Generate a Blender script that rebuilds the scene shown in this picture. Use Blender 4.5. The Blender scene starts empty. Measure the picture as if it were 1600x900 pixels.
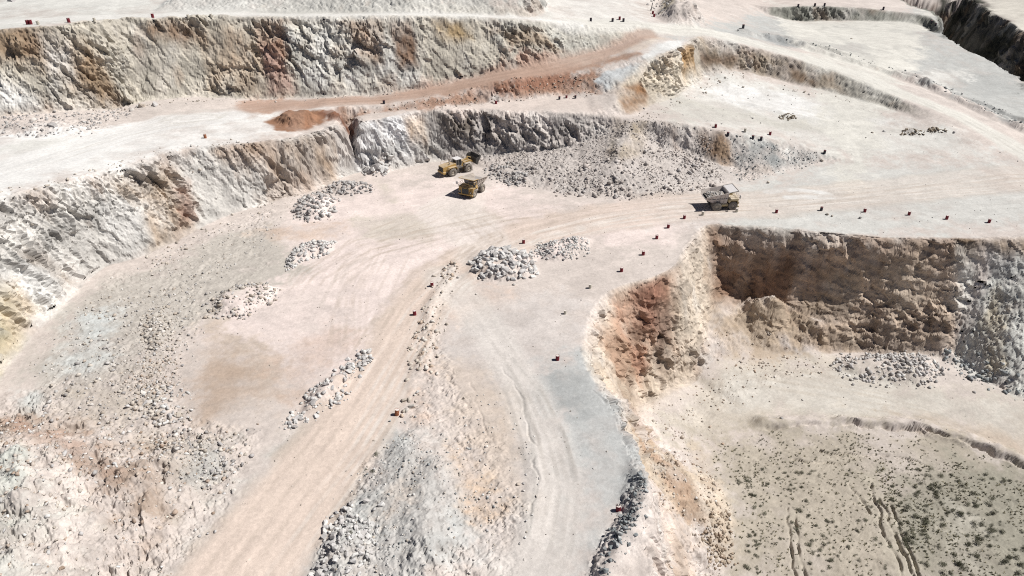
import bpy, bmesh, math, random
import numpy as np
from mathutils import Vector, Matrix, Euler
from mathutils.geometry import delaunay_2d_cdt
random.seed(7); RNG = np.random.default_rng(7)
SC = bpy.context.scene; COL = SC.collection

# ------------------------------------------------------------------ camera model
CAM_H = 72.0; PITCH = math.radians(31.1); F = 1142.0
CP, SP = math.cos(PITCH), math.sin(PITCH)
def tand(py):
    return math.tan(PITCH + math.atan((py - 450.0) / F))
def XY(px, py, Y):                       # survey point: image column/row at a known ground distance
    z = CAM_H - Y * tand(py)
    X = (px - 800.0) / F * (Y * CP + (CAM_H - z) * SP)
    return (X, Y, z)
def D(px, py, Y): return XY(px, py, Y)
def Z(px, py, z): return XY(px, py, (CAM_H - z) / tand(py))
def C(px, Y, z): return ((px - 800.0) / F * (Y * CP + (CAM_H - z) * SP), Y, z)

# ------------------------------------------------------------------ noise
def _hash(ix, iy, iz, seed):
    h = (ix.astype(np.uint32) * np.uint32(374761393) + iy.astype(np.uint32) * np.uint32(668265263)
         + iz.astype(np.uint32) * np.uint32(2147483647 - 40503) + np.uint32((seed * 144665 + 977) & 0xffffffff))
    h = (h ^ (h >> np.uint32(13))) * np.uint32(1274126177)
    h = (h ^ (h >> np.uint32(16))) * np.uint32(2246822519)
    return h ^ (h >> np.uint32(15))
def rnd(ix, iy, iz, seed): return _hash(ix, iy, iz, seed).astype(np.float32) / np.float32(4294967295.0)
def vnoise(x, y, z, seed=0):             # smooth value noise, -1..1
    x0 = np.floor(x); y0 = np.floor(y); z0 = np.floor(z)
    fx = (x - x0).astype(np.float32); fy = (y - y0).astype(np.float32); fz = (z - z0).astype(np.float32)
    fx = fx*fx*fx*(fx*(fx*6-15)+10); fy = fy*fy*fy*(fy*(fy*6-15)+10); fz = fz*fz*fz*(fz*(fz*6-15)+10)
    ix = x0.astype(np.int64); iy = y0.astype(np.int64); iz = z0.astype(np.int64)
    r = 0
    for dx in (0, 1):
        for dy in (0, 1):
            for dz in (0, 1):
                w = (fx if dx else 1-fx) * (fy if dy else 1-fy) * (fz if dz else 1-fz)
                r = r + w * rnd(ix+dx, iy+dy, iz+dz, seed)
    return r * 2 - 1
def vnoise2(x, y, seed=0):
    x0 = np.floor(x); y0 = np.floor(y)
    fx = (x - x0).astype(np.float32); fy = (y - y0).astype(np.float32)
    fx = fx*fx*fx*(fx*(fx*6-15)+10); fy = fy*fy*fy*(fy*(fy*6-15)+10)
    ix = x0.astype(np.int64); iy = y0.astype(np.int64); iz = np.zeros_like(ix)
    r = 0
    for dx in (0, 1):
        for dy in (0, 1):
            r = r + (fx if dx else 1-fx) * (fy if dy else 1-fy) * rnd(ix+dx, iy+dy, iz, seed)
    return r * 2 - 1
def fbm2(x, y, sc, oct=4, seed=0, gain=.5):
    r = 0; a = 1; t = 0
    c, s = math.cos(.6), math.sin(.6)
    x = x / sc; y = y / sc
    for o in range(oct):
        r = r + a * vnoise2(x, y, seed + o * 17); t += a; a *= gain
        x, y = (c*x - s*y) * 2.03 + 13.7, (s*x + c*y) * 2.03 + 5.1
    return r / t
def fbm3(x, y, z, sc, oct=4, seed=0, gain=.5):
    r = 0; a = 1; t = 0; x = x / sc; y = y / sc; z = z / sc
    for o in range(oct):
        r = r + a * vnoise(x, y, z, seed + o * 17); t += a; a *= gain
        x, y, z = x*1.61 + y*1.2 + 3.7, y*1.61 - x*1.2 + 7.3, z*2.01 + 1.9
    return r / t
def cells3(x, y, z, sc, seed=0):         # nearest cell: random values, offset vector
    x = x/sc; y = y/sc; z = z/sc
    ix = np.floor(x).astype(np.int64); iy = np.floor(y).astype(np.int64); iz = np.floor(z).astype(np.int64)
    best = np.full(x.shape, 9e9, np.float32); sec = best.copy()
    bx = np.zeros_like(ix); by = bx.copy(); bz = bx.copy()
    ox = np.zeros(x.shape, np.float32); oy = ox.copy(); oz = ox.copy()
    for dx in (-1, 0, 1):
        for dy in (-1, 0, 1):
            for dz in (-1, 0, 1):
                cx = ix+dx; cy = iy+dy; cz = iz+dz
                qx = (x - cx - rnd(cx, cy, cz, seed)).astype(np.float32)
                qy = (y - cy - rnd(cx, cy, cz, seed+1)).astype(np.float32)
                qz = (z - cz - rnd(cx, cy, cz, seed+2)).astype(np.float32)
                d = qx*qx + qy*qy + qz*qz
                m = d < best
                sec = np.where(m, best, np.minimum(sec, d)); best = np.where(m, d, best)
                bx = np.where(m, cx, bx); by = np.where(m, cy, by); bz = np.where(m, cz, bz)
                ox = np.where(m, qx, ox); oy = np.where(m, qy, oy); oz = np.where(m, qz, oz)
    return np.sqrt(best), np.sqrt(sec), (bx, by, bz), (ox, oy, oz)
def blocks(x, y, z, sc, seed=0, tilt=.8):  # fractured rock: each cell is a tilted facet at its own offset
    f1, f2, c, o = cells3(x, y, z, sc, seed)
    r = rnd(*c, seed+5) - .5
    t = (rnd(*c, seed+6)-.5)*o[0] + (rnd(*c, seed+7)-.5)*o[1] + (rnd(*c, seed+8)-.5)*o[2]
    crack = np.clip((f2 - f1) / .12, 0, 1)
    return r + tilt * 2 * t, crack, rnd(*c, seed+9)
def sstep(a, b, x):
    t = np.clip((x - a) / (b - a), 0, 1); return t*t*(3-2*t)

# ------------------------------------------------------------------ survey break lines (crest, toe, edges)
L = []
def line(*pts): L.append([tuple(p) for p in pts])
# upper wall: crest and toe
line(D(-260,66,184),D(-120,54,183),D(0,46,181),D(60,42,183),D(120,38,188),D(182,35,196),D(250,31,200),D(330,27,205),D(400,26,207),D(500,25,210),
     D(600,25,212),D(700,26,215),D(800,30,219),D(850,33,222),D(900,38,226),D(950,43,229),D(1000,50,232))
line(D(-260,215,166),D(-120,196,168),D(0,180,170),D(60,176,173),D(120,172,178),D(182,169,185),D(225,156,189),D(300,150,193),D(400,154,196),D(500,151,198),
     D(600,148,200),D(650,140,203),D(720,123,207),D(800,107,210),D(850,97,213),D(900,88,218),D(950,75,223),D(1003,58,228))
# berm / top bench behind
line(D(-260,40,205),D(0,28,205),D(200,18,212),D(380,17,214),D(430,21,214),D(640,20,216.5),D(800,24,223),D(845,27,227))
line(C(-260,260,35),C(0,262,35),C(300,255,35))
line(C(385,236,44),C(640,240,50),C(790,244,48),C(835,250,40))
line(C(853,235,29.2),C(856,262,28.6),C(856,300,28.5))
line(C(950,262,27.5),C(1000,300,27.0))
# ramp outer edge, foot of its red side, middle bench edge
line(D(500,170,186),D(600,163,192),D(700,149,197),D(750,134,200),D(800,124,202),D(850,118,206),D(900,112,208),D(960,100,211),D(1000,84,214),D(1037,68,222))
line(D(540,179,188),D(600,173,190),D(680,166,193),D(760,161,196),D(850,151,200),D(925,146,201.5))
line(Z(-260,430,20),Z(-120,352,19),Z(0,308,18),Z(80,292,17),Z(182,263,15.5),Z(250,243,14.8),Z(312,231,14.2),Z(400,226,13.6),Z(455,220,12.8),Z(510,205,12),
     Z(560,194,12),Z(620,182,12),Z(668,172,12.2),Z(760,173,12),Z(860,176,12),Z(940,181,11),Z(1000,187,10.6))
line(Z(0,240,17.6),Z(150,215,15.6),Z(300,190,14.4),Z(400,178,13.6),Z(480,172,13.4))
# lower wall: shoulder and toe (pit floor)
line(Z(-120,800,1),Z(-40,660,1),Z(0,592,1),Z(30,545,.8),Z(85,490,.8),Z(130,440,.8),Z(165,412,.6),Z(240,393,.5),Z(290,368,.5),Z(330,345,.4),Z(380,326,.3),Z(440,308,.2),
     Z(500,290,0),Z(535,275,0),Z(560,265,0),Z(620,262,0),Z(690,250,0),Z(760,263,0),Z(810,286,0),Z(870,300,0),Z(940,310,0),Z(1000,311,0),Z(1050,308,0),
     Z(1100,297,0),Z(1160,282,0),Z(1210,271,0),Z(1290,252,.3))
line(D(690,237,187),D(760,238,185.5),D(830,236,185),D(880,231,184.7),D(930,214,186.2))
line(Z(830,262,2.2),Z(900,268,2.6),Z(960,262,4.2))
line(D(1030,228,183.6),D(1062,234,183),D(1092,245,181.3),D(1137,258,179.2))
line(Z(1000,187,10.6),Z(1060,192,10.2),Z(1120,203,8.4),Z(1180,215,6),Z(1240,228,3.6),Z(1300,243,1.4))
# promontory under the ramp head, bench right of it
line(D(1095,56,237),D(1085,64,231),D(1072,72,224),D(1057,80,217),D(1037,89,213),D(1012,95,211),D(1000,108,208),D(997,122,205),D(970,132,202),D(960,145,199),D(955,160,194.5))
line(D(1120,108,234),D(1094,120,230),D(1075,132,220),D(1050,152,209),D(1017,162,201),D(1008,177,194),D(987,181,191.5),D(968,181,190.5))
# diagonal road, cliff below it
line(D(1003,57,229),D(1050,58,231),D(1095,56,238),D(1140,66,240),D(1200,80,244),D(1250,94,240),D(1300,109,236),D(1375,140,225),D(1450,171,213),D(1500,195,205),D(1550,225,194),D(1600,256,183),D(1700,318,164))
line(D(1130,103,237),D(1200,120,238),D(1262,136,232),D(1325,151,226),D(1375,165,220),D(1425,182,211.5),D(1487,197,203.5),D(1507,205,203))
line(Z(1000,37,25.2),Z(1060,38,23),Z(1100,45,21.3),Z(1150,54,18.4),Z(1200,66,15.5),Z(1275,87,12.5),Z(1350,110,9.3),Z(1425,137,6.5),Z(1500,167,3.5),Z(1600,212,.6),Z(1720,268,-.5))
line(Z(1160,50,15.5),Z(1210,62,13),Z(1280,82,10.0),Z(1350,104,7.2),Z(1425,131,4.6),Z(1500,160,2.0),Z(1600,203,-.4),Z(1720,255,-1))
line(Z(1150,150,7.5),Z(1300,180,4.2),Z(1420,205,2.2),Z(1540,250,.6))
# grey basin at the upper right and the wall behind it
line(Z(1120,30,17),Z(1170,40,14),Z(1200,45,11.5),Z(1300,60,8),Z(1400,80,6),Z(1500,120,2),Z(1590,150,-.5),Z(1720,190,-1))
line(D(1200,22,330),D(1245,33,336),D(1325,32,340),D(1412,34,336),D(1445,42,330),D(1462,52,318))
line(D(1205,11,333),D(1275,10,340),D(1350,12,344),D(1425,20,340),D(1452,26,333),D(1466,40,320))
line(D(1120,8,320),D(1190,8,340))
# ravine, near edge, floor, far wall
line(D(1384,-26,480),D(1396,-13,420),D(1407,-2,380),D(1425,9,365),D(1457,18,345),D(1470,28,332),D(1470,40,320),D(1478,55,309),D(1512,79,293),D(1550,95,282),D(1575,112,270),D(1610,134,258),D(1720,170,240))
line((222,500,-16),(214,465,-20),(206,430,-22),(201,400,-26),(198,380,-30),(197,365,-34),(196,346,-36),(193,331,-36),(184,310,-36),(187,293,-35),(192,279,-32),(197,268,-26),(210,240,-20))
line((258,500,-20),(247,465,-26),(236,430,-30),(227,402,-35),(219,372,-35),(214,342,-35),(217,322,-33),(230,300,-28))
line(D(1508,-4,412),D(1525,2,402),D(1550,22,372),D(1575,33,356),D(1600,50,340),D(1660,80,322),D(1760,110,305))
line(C(1560,440,8),C(1650,400,6),C(1760,380,5))
# right floor and the pit wall below it
line(Z(1290,252,.3),Z(1400,262,.2),Z(1600,290,0),Z(1720,310,0))
line(Z(1108,351,0),Z(1150,355,0),Z(1200,358,0),Z(1300,369,0),Z(1375,375,0),Z(1490,376,0),Z(1530,376,0),Z(1562,371,0),Z(1600,371,0),Z(1720,372,0))
line(D(1130,455,143.4),D(1165,462,142.6),D(1215,462,141.4),D(1290,465,139.0),D(1340,462,137.9),D(1400,455,137.0),D(1480,450,136.6),D(1530,430,137.4),D(1600,432,136.5),D(1720,440,135))
line(D(1205,505,134.6),D(1250,530,133),D(1300,549,132),D(1380,550,131.5),D(1450,548,130.5),D(1490,546,129))
line(D(1520,500,133),D(1560,470,134),D(1600,456,133.5),D(1720,450,132))
line(Z(1490,560,-24),Z(1530,590,-24),Z(1570,610,-24),Z(1620,632,-24),Z(1720,660,-24))
# headland crest and foot
line(Z(1108,351,0),Z(1090,368,0),Z(1078,388,0),Z(1062,420,0),Z(1010,440,0),Z(965,453,0),Z(938,475,0),Z(922,505,0),Z(915,545,0),Z(925,585,0),Z(937,607,0),
     Z(975,640,0),Z(985,700,0),Z(1000,765,0),Z(1030,830,0),Z(1033,900,0),Z(1036,1000,0),Z(1040,1150,0))
_lip = [Z(978,645,0),Z(985,700,0),Z(1000,765,0),Z(1030,830,0),Z(1033,900,0),Z(1036,1000,0)]
line(*[(a+3.0, b+.5, -11) for a, b, c in _lip])
line(D(1118,462,140.5),D(1104,500,134.5),D(1102,550,127),D(1085,592,122.3),D(1050,604,117),D(1010,628,109),D(995,640,104))
line(D(995,640,104),D(1035,690,99),D(1100,690,101))
line(Z(1110,690,-22.5),Z(1135,740,-22),Z(1150,790,-22),Z(1140,850,-22),Z(1110,900,-22),Z(1080,1000,-22),Z(1060,1150,-22))
line(Z(1120,560,-22),Z(1180,545,-22.5),Z(1290,565,-23.5))
# lower floor, scrub terrace
line(Z(1100,650,-24),Z(1200,630,-24),Z(1300,620,-24),Z(1450,630,-24),Z(1600,680,-24),Z(1720,720,-24))
line(Z(1190,663,-23.6),Z(1280,658,-23.2),Z(1330,657,-23.2),Z(1450,667,-23.4),Z(1530,692,-23.6),Z(1600,722,-23.6),Z(1720,760,-23.6))
line(Z(1190,672,-23.3),Z(1330,668,-23.4),Z(1450,677,-23.6),Z(1600,734,-23.8))
line(Z(1200,760,-23),Z(1400,780,-23.4),Z(1600,800,-23.6),Z(1720,820,-23.6))
line(Z(1200,900,-23),Z(1400,900,-23.4),Z(1600,900,-23.6),Z(1720,900,-23.6))
line(Z(1200,1150,-23),Z(1400,1150,-23.4),Z(1800,1150,-23.6))
# main floor
for q in ((300,500,.6),(200,600,.8),(120,700,1.2),(400,420,.2),(600,330,0),(800,330,0),(1000,340,0),(1150,330,0),(1350,320,0),(1500,330,0),(450,600,.2),(620,480,0),
          (800,480,0),(880,600,0),(880,760,0),(860,900,0),(860,1100,0),(500,720,0),(350,900,0),(300,1100,0),(0,900,2),(0,1100,2),(-120,1000,2),(640,900,.3),(640,700,.3),(700,420,0)):
    line(Z(*q))
# far country
for q in ((-700,20,22),(-300,20,5),(0,20,0),(-150,60,16),(-220,110,20),(-420,200,22),(-420,300,34),(-300,420,36),(-100,460,37),(0,330,33),(60,460,28),(120,460,16),(150,420,12),
          (160,520,12),(330,470,9),(420,300,4),(330,250,0),(300,180,0),(260,120,-2),(200,60,-22),(300,20,-22),(120,20,-22),(60,20,-22),(20,20,0),
          (-900,900,36),(0,900,30),(900,900,12),(-1200,0,20),(1200,0,0),(0,-60,0),(700,-60,-10),(-700,-60,10)):
    L.append([q])

pts = []
for ln in L:
    for i, p in enumerate(ln):
        if i:
            a = Vector(ln[i-1]); b = Vector(p); n = max(1, int((b.xy - a.xy).length / 1.6))
            for k in range(1, n): pts.append(tuple(a.lerp(b, k/n)))
        pts.append(p)
key = {}
for p in pts: key.setdefault((round(p[0]*4), round(p[1]*4)), p)
pts = list(key.values())
_v, _e, _f, ov, _oe, _of = delaunay_2d_cdt([Vector(p[:2]) for p in pts], [], [], 0, 1e-5)
zs = [pts[o[0]][2] if o else 0 for o in ov]
DX0, DX1, DY0, DY1, DR = -330.0, 340.0, -30.0, 470.0, .4
NX = int((DX1-DX0)/DR)+1; NY = int((DY1-DY0)/DR)+1
dem = np.zeros((NY, NX), np.float32)
for f in _f:
    (x0,y0),(x1,y1),(x2,y2) = [tuple(_v[i]) for i in f]; z0,z1,z2 = [zs[i] for i in f]
    i0 = max(0, int((min(x0,x1,x2)-DX0)/DR)); i1 = min(NX-1, int((max(x0,x1,x2)-DX0)/DR)+1)
    j0 = max(0, int((min(y0,y1,y2)-DY0)/DR)); j1 = min(NY-1, int((max(y0,y1,y2)-DY0)/DR)+1)
    if i1 < i0 or j1 < j0: continue
    gx = DX0 + DR*np.arange(i0, i1+1)[None,:]; gy = DY0 + DR*np.arange(j0, j1+1)[:,None]
    dt = (y1-y2)*(x0-x2)+(x2-x1)*(y0-y2)
    if abs(dt) < 1e-9: continue
    a = ((y1-y2)*(gx-x2)+(x2-x1)*(gy-y2))/dt; b = ((y2-y0)*(gx-x2)+(x0-x2)*(gy-y2))/dt; c = 1-a-b
    m = (a >= -1e-5)&(b >= -1e-5)&(c >= -1e-5)
    s = dem[j0:j1+1, i0:i1+1]; s[m] = (a*z0+b*z1+c*z2)[m]
def bilin(A, x, y):
    u = np.clip((x-DX0)/DR, 0, NX-1.001); v = np.clip((y-DY0)/DR, 0, NY-1.001)
    i = u.astype(np.int64); j = v.astype(np.int64); fu = (u-i).astype(np.float32); fv = (v-j).astype(np.float32)
    return (A[j,i]*(1-fu)+A[j,i+1]*fu)*(1-fv)+(A[j+1,i]*(1-fu)+A[j+1,i+1]*fu)*fv
def blur(A, r):
    for ax in (0, 1):
        k = np.cumsum(np.pad(A, [(r+1, r) if a == ax else (0, 0) for a in (0, 1)], mode='edge'), axis=ax, dtype=np.float64)
        n = 2*r+1
        A = ((np.take(k, range(n, k.shape[ax]), ax) - np.take(k, range(0, k.shape[ax]-n), ax)) / n).astype(np.float32)
    return A
def ray(px, py, A=None):                  # where the sight line meets the surveyed surface
    A = dem if A is None else A
    Y = np.arange(35, 460, .25); t = tand(py); z = CAM_H - Y*t
    X = (px-800)/F*(Y*CP+(CAM_H-z)*SP)
    h = bilin(A, X, Y); k = np.argmax(h >= z)
    if not (h >= z).any(): k = len(Y)-1
    if k:
        d0 = z[k-1]-h[k-1]; d1 = h[k]-z[k]; w = d0/(d0+d1+1e-9)
        return X[k-1]+(X[k]-X[k-1])*w, Y[k-1]+(Y[k]-Y[k-1])*w
    return X[k], Y[k]
dem = blur(dem, 1); dem0 = dem.copy()
gxx, gyy = np.meshgrid(DX0+DR*np.arange(NX), DY0+DR*np.arange(NY))
def sdist(poly, x, y):                    # >0 inside a plan polygon, metres from its edge
    x = x.astype(np.float32); y = y.astype(np.float32)
    d = np.full(x.shape, 1e9, np.float32); ins = np.zeros(x.shape, bool); n = len(poly)
    for i in range(n):
        ax, ay = poly[i]; bx, by = poly[(i+1) % n]; ex, ey = bx-ax, by-ay
        t = np.clip(((x-ax)*ex+(y-ay)*ey)/(ex*ex+ey*ey+1e-9), 0, 1)
        d = np.minimum(d, (x-ax-t*ex)**2+(y-ay-t*ey)**2)
        if ay != by: ins ^= ((ay > y) != (by > y)) & (x < (bx-ax)*(y-ay)/(by-ay)+ax)
    d = np.sqrt(d); return np.where(ins, d, -d)
def pline(path, x, y):                    # distance from, side of and run along a plan polyline
    d = np.full(x.shape, 1e9, np.float32); sd = np.zeros(x.shape, np.float32); run = np.zeros(x.shape, np.float32); acc = 0
    for i in range(len(path)-1):
        ax, ay = path[i]; bx, by = path[i+1]; ex, ey = bx-ax, by-ay; ln = math.hypot(ex, ey)
        t = np.clip(((x-ax)*ex+(y-ay)*ey)/(ln*ln+1e-9), 0, 1)
        q = np.hypot(x-ax-t*ex, y-ay-t*ey); m = q < d
        d = np.where(m, q, d); sd = np.where(m, np.sign((x-ax)*ey-(y-ay)*ex)*q, sd); run = np.where(m, acc+t*ln, run); acc += ln
    return d, sd, run
def P(*q): return [ray(q[i], q[i+1], dem0) for i in range(0, len(q), 2)]
def win(poly, pad):
    xs = [p[0] for p in poly]; ys = [p[1] for p in poly]
    return (slice(max(0, int((min(ys)-pad-DY0)/DR)), max(1, int((max(ys)+pad-DY0)/DR)+2)), slice(max(0, int((min(xs)-pad-DX0)/DR)), max(1, int((max(xs)+pad-DX0)/DR)+2)))
MOUNDS = []
def mound(poly, h, w):                    # heap or hump with shoulders w metres wide
    MOUNDS.append((poly, h, w)); s = win(poly, 1); x = gxx[s]; y = gyy[s]
    d = sdist(poly, x, y)+.5*fbm2(x, y, 3, 3, 4)
    dem[s] += h*sstep(0, w, d)*(1+.35*fbm2(x, y, 2.5, 3, 9))
def ridge(path, h, w):                    # windrow along a line
    s = win(path, w+2); x = gxx[s]; y = gyy[s]
    d, sd, run = pline(path, x+.5*fbm2(x, y, 4, 2, 3), y+.5*fbm2(x, y, 4, 2, 5))
    dem[s] += h*np.clip(1-d/w, 0, 1)*(.75+.5*fbm2(x, y, 3, 3, 8))
# ------------------------------------------------------------------ heaps, windrows and humps of the place
mound(P(733,428,745,404,790,394,838,404,842,428,800,441,760,440), 1.7, 2.5)
mound(P(840,408,846,384,880,372,922,378,918,398,880,410), 1.2, 2.2)
mound(P(715,436,728,400,770,386,840,378,900,366,932,372,930,384,850,400,740,440), .6, 3)
mound(P(446,410,460,390,490,378,520,382,515,394,470,408,452,424), 1.3, 2)
mound(P(325,470,345,455,400,442,445,448,430,470,380,497,335,497), 1.2, 3)
mound(P(455,330,470,310,500,303,525,312,520,340,480,347), 1.5, 3)
mound(P(505,300,530,286,575,290,578,300,540,306), 1.2, 2)
mound(P(565,268,590,245,612,243,616,265,590,276), 2.2, 3)
mound(P(757,262,772,255,800,262,840,285,800,290,772,276), 1.0, 3)
mound(P(470,640,480,615,520,590,555,565,575,548,578,560,550,590,545,612,500,645,470,655), 1.3, 2)
mound(P(645,540,650,500,665,460,700,415,720,408,712,440,690,480,680,540,670,590,640,650,630,650), .75, 3)
mound(P(205,630,230,600,270,600,300,655,250,662), .8, 4)
mound(P(225,540,230,490,260,480,272,520,262,560), .8, 3)
mound(P(-200,700,0,655,60,640,130,655,240,680,300,670,400,680,385,740,330,780,300,840,240,900,180,1100,-200,1100), 2.6, 10)
mound(P(-200,720,60,680,150,690,190,760,170,900,120,1100,-200,1100), 2.4, 9)
mound(P(480,960,500,840,540,770,600,690,660,660,720,690,760,740,760,820,740,960), 1.0, 6)
mound(P(600,960,610,800,640,720,690,700,730,760,730,860,700,960), .8, 5)
mound(P(480,930,495,870,530,800,565,790,585,840,575,900,560,960), 1.0, 3)
mound(P(425,190,450,176,495,178,505,190,470,201,440,200), 2.3, 3)
mound(P(500,184,520,176,560,178,560,186,520,190), 1.2, 2)
mound(P(1218,187,1225,178,1240,180,1246,186), 1.2, 2)
mound(P(1408,210,1420,203,1445,207,1440,211), 1.3, 2)
mound(P(1452,206,1462,200,1476,203,1472,207), 1.3, 2)
mound(P(1056,38,1066,31,1082,31,1090,39), 2.4, 3.5)
mound([C(1012,250,0)[:2],C(1022,245,0)[:2],C(1045,243,0)[:2],C(1075,245,0)[:2],C(1092,256,0)[:2],C(1085,290,0)[:2],C(1020,290,0)[:2]], 5.5, 7)
mound(P(1300,570,1320,556,1400,552,1460,556,1470,590,1440,607,1380,600,1330,590), 1.5, 4)
mound(P(1150,500,1165,468,1200,458,1232,478,1225,512,1180,516), 3.2, 3)
mound(P(1240,530,1250,500,1290,486,1330,500,1335,545,1290,552), 2.6, 3)
mound(P(0,205,20,192,90,190,150,196,160,208,110,212,40,214), 1.0, 3)
mound(P(555,50,556,48,557,49), 0, 1)
ridge(P(1010,772,996,810,974,850,950,905,934,960), 2.6, 3.0)
ridge(P(1012,775,1020,820,1012,900), .9, 5)
ridge(P(1192,664,1280,659,1330,658,1450,667,1530,692,1600,722,1690,750), 1.5, 2.4)
ridge(P(1425,670,1500,690,1560,705), .8, 1.2)
ridge(P(120,37,200,33,300,29,345,26), 1.2, 2.5)
for a in ((1160,52,1220,66,1300,88),(1310,92,1380,113,1440,135),(1450,140,1520,170,1600,206)):
    ridge(P(*a), 2.6, 3)
for a in ((1420,118,1500,150,1600,190),(1440,135,1520,165,1600,200),(1210,55,1270,72,1330,88)):
    ridge(P(*a), 1.6, 2)
ridge(P(1115,150,1200,170,1330,195,1420,206), .5, 2)
ridge(P(1110,196,1180,212,1250,228), .7, 1.5)
ridge(P(835,700,840,760,825,835), .5, 2.0)
ridge(P(835,615,885,680,900,745), .18, 1)
ridge(P(668,640,640,700,622,760), .35, 1)
# erosion gullies and tracks on the scrub terrace
GULLY = [(P(*a), .5, .30) for a in ((1365,760,1375,815,1400,870,1412,905),(1376,778,1392,825,1418,880,1430,905),(1392,790,1410,840,1440,905),(1232,795,1235,850,1243,905),(1243,800,1248,850,1258,905),
          (1280,705,1330,712,1370,710,1430,722,1480,735),(1240,718,1300,724,1350,716),(1440,672,1500,690,1545,708),(1330,760,1360,800))]
GULLY += [(P(1190,671,1250,667,1330,665,1450,675,1530,700,1600,731,1700,775), .75, .7), (P(1425,668,1470,680,1510,693,1550,708), .5, .35)]
for a in ((785,575,815,625,835,700,838,760,822,838),(930,612,950,635,975,648),(1200,320,1212,328,1236,338,1260,341),(1195,330,1215,337,1225,343),(690,640,720,700,745,760),(735,600,755,660,790,720)): GULLY.append((P(*a), .1, .26))
dem = blur(dem, 1)
# ragged crest lines: the surface is pushed about sideways by a metre
wx = .9*fbm2(gxx, gyy, 7, 4, 21); wy = .9*fbm2(gxx, gyy, 7, 4, 57)
dem = bilin(dem, gxx+wx, gyy+wy)
sm = blur(blur(dem, 2), 2)
gY, gX = np.gradient(sm, DR)
slope_map = np.hypot(gX, gY)

# ------------------------------------------------------------------ terrain lattice: rows crowd where the ground is steep or near
NCOL, NROW = 1400, 1050
u = np.concatenate([np.linspace(-2.6, -.86, 41)[:-1], np.linspace(-.86, .86, NCOL-80), np.linspace(.86, 2.6, 41)[1:]])
Ys = np.concatenate([np.arange(-25, 460, .3), np.geomspace(460, 3500, 60)])
UU, YY = np.meshgrid(u, Ys, indexing='ij'); XX = UU*(YY*CP+CAM_H*SP)
hh = bilin(sm, XX, YY)
dy = np.diff(Ys)[None,:]; dz = np.diff(hh, axis=1)
w = np.sqrt(dy**2+dz**2)/np.hypot(YY[:,1:], CAM_H-hh[:,1:])
yy = YY[:,1:]
w = w*np.where((yy > 50)&(yy < 300), 1, np.where((yy > 42)&(yy < 440), .9, .12))
k = 9; pad = np.pad(w, ((k,k),(0,0)), mode='edge'); cs = np.cumsum(np.pad(pad, ((1,0),(0,0))), axis=0); w = (cs[2*k+1:]-cs[:-2*k-1])/(2*k+1)
cw = np.concatenate([np.zeros((w.shape[0],1)), np.cumsum(w, axis=1)], axis=1); cw /= cw[:,-1:]
tt = np.linspace(0, 1, NROW)
GY = np.stack([np.interp(tt, cw[i], Ys) for i in range(NCOL)])
GX = u[:,None]*(GY*CP+CAM_H*SP)
x = GX.ravel().astype(np.float64); y = GY.ravel().astype(np.float64)
z = bilin(dem, x, y).astype(np.float64)
nx = -bilin(gX, x, y); ny = -bilin(gY, x, y); s = np.hypot(nx, ny); nl = np.sqrt(s*s+1); nx /= nl; ny /= nl; nz = 1/nl
steep = sstep(.75, 1.35, s)
for poly in (P(1495,500,1540,412,1600,432,1720,440,1720,670,1600,632,1488,578), P(880,300,830,266,900,246,945,196,1015,198,1030,240,1085,262,1150,276,1100,300,1000,312)):
    tm = (x > min(p[0] for p in poly)-4)&(x < max(p[0] for p in poly)+4)&(y > min(p[1] for p in poly)-4)&(y < max(p[1] for p in poly)+4); steep[tm] *= 1-.9*sstep(-2, 1.5, sdist(poly, x[tm], y[tm]))
talus = sstep(.22, .6, s)*(1-steep)
near = sstep(260, 120, y)

# ground polish: roads are smooth, heaps and broken ground are rough
def rough_map(x, y):
    r = .22+.78*sstep(.05, .45, bilin(slope_map, x, y))
    for poly, f, val in ROUGH:
        m = (x > min(p[0] for p in poly)-6)&(x < max(p[0] for p in poly)+6)&(y > min(p[1] for p in poly)-6)&(y < max(p[1] for p in poly)+6)
        if m.any():
            d = sdist(poly, x[m], y[m])+1.6*fbm2(x[m], y[m], 6, 3, 77); k = sstep(-f, f, d); r[m] = r[m]*(1-k)+val*k
    return r
ROUGH = [(P(-100,690,0,620,120,600,260,640,400,680,390,740,300,850,220,960,-100,960), 3, 2.6),
         (P(480,960,500,840,560,740,640,650,700,560,740,640,790,700,820,800,800,960), 3, 1.9),
         (P(630,650,650,500,690,410,725,405,700,520,690,640), 2, 1.3),
         (P(180,650,200,540,240,470,300,400,400,380,440,410,330,500,280,600,300,670), 3, 1.2),
         (P(1030,640,1110,610,1250,560,1300,575,1150,640,1120,680,1060,680), 3, 1.1),
         (P(1100,700,1140,700,1210,900,1100,960,1060,900), 3, 1.5), (P(985,645,1030,685,1115,785,1140,900,1060,1000,1040,960,1010,780), 2, 3.0),
         (P(0,215,0,178,120,174,200,172,240,165,160,205,60,216), 3, 1.3),
         (P(1060,680,1180,670,1600,730,1640,960,1150,960), 2, 1.0),
         (P(700,240,830,232,900,225,940,190,1060,195,1110,215,1150,270,1100,298,1000,312,870,301,800,284,760,262), 2, 1.6), (P(1100,200,1290,242,1270,256,1160,284,1130,240), 2, 1.5),
         (P(1480,560,1530,440,1600,440,1720,440,1720,650,1600,625,1530,590), 2, 1.25), (P(1150,500,1165,468,1200,458,1232,478,1330,490,1335,550,1250,540,1225,512), 1, 3.0), (P(40,620,90,500,160,430,330,350,440,315,430,380,330,430,290,500,270,600,290,660,150,660), 4, 1.35)]
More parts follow.
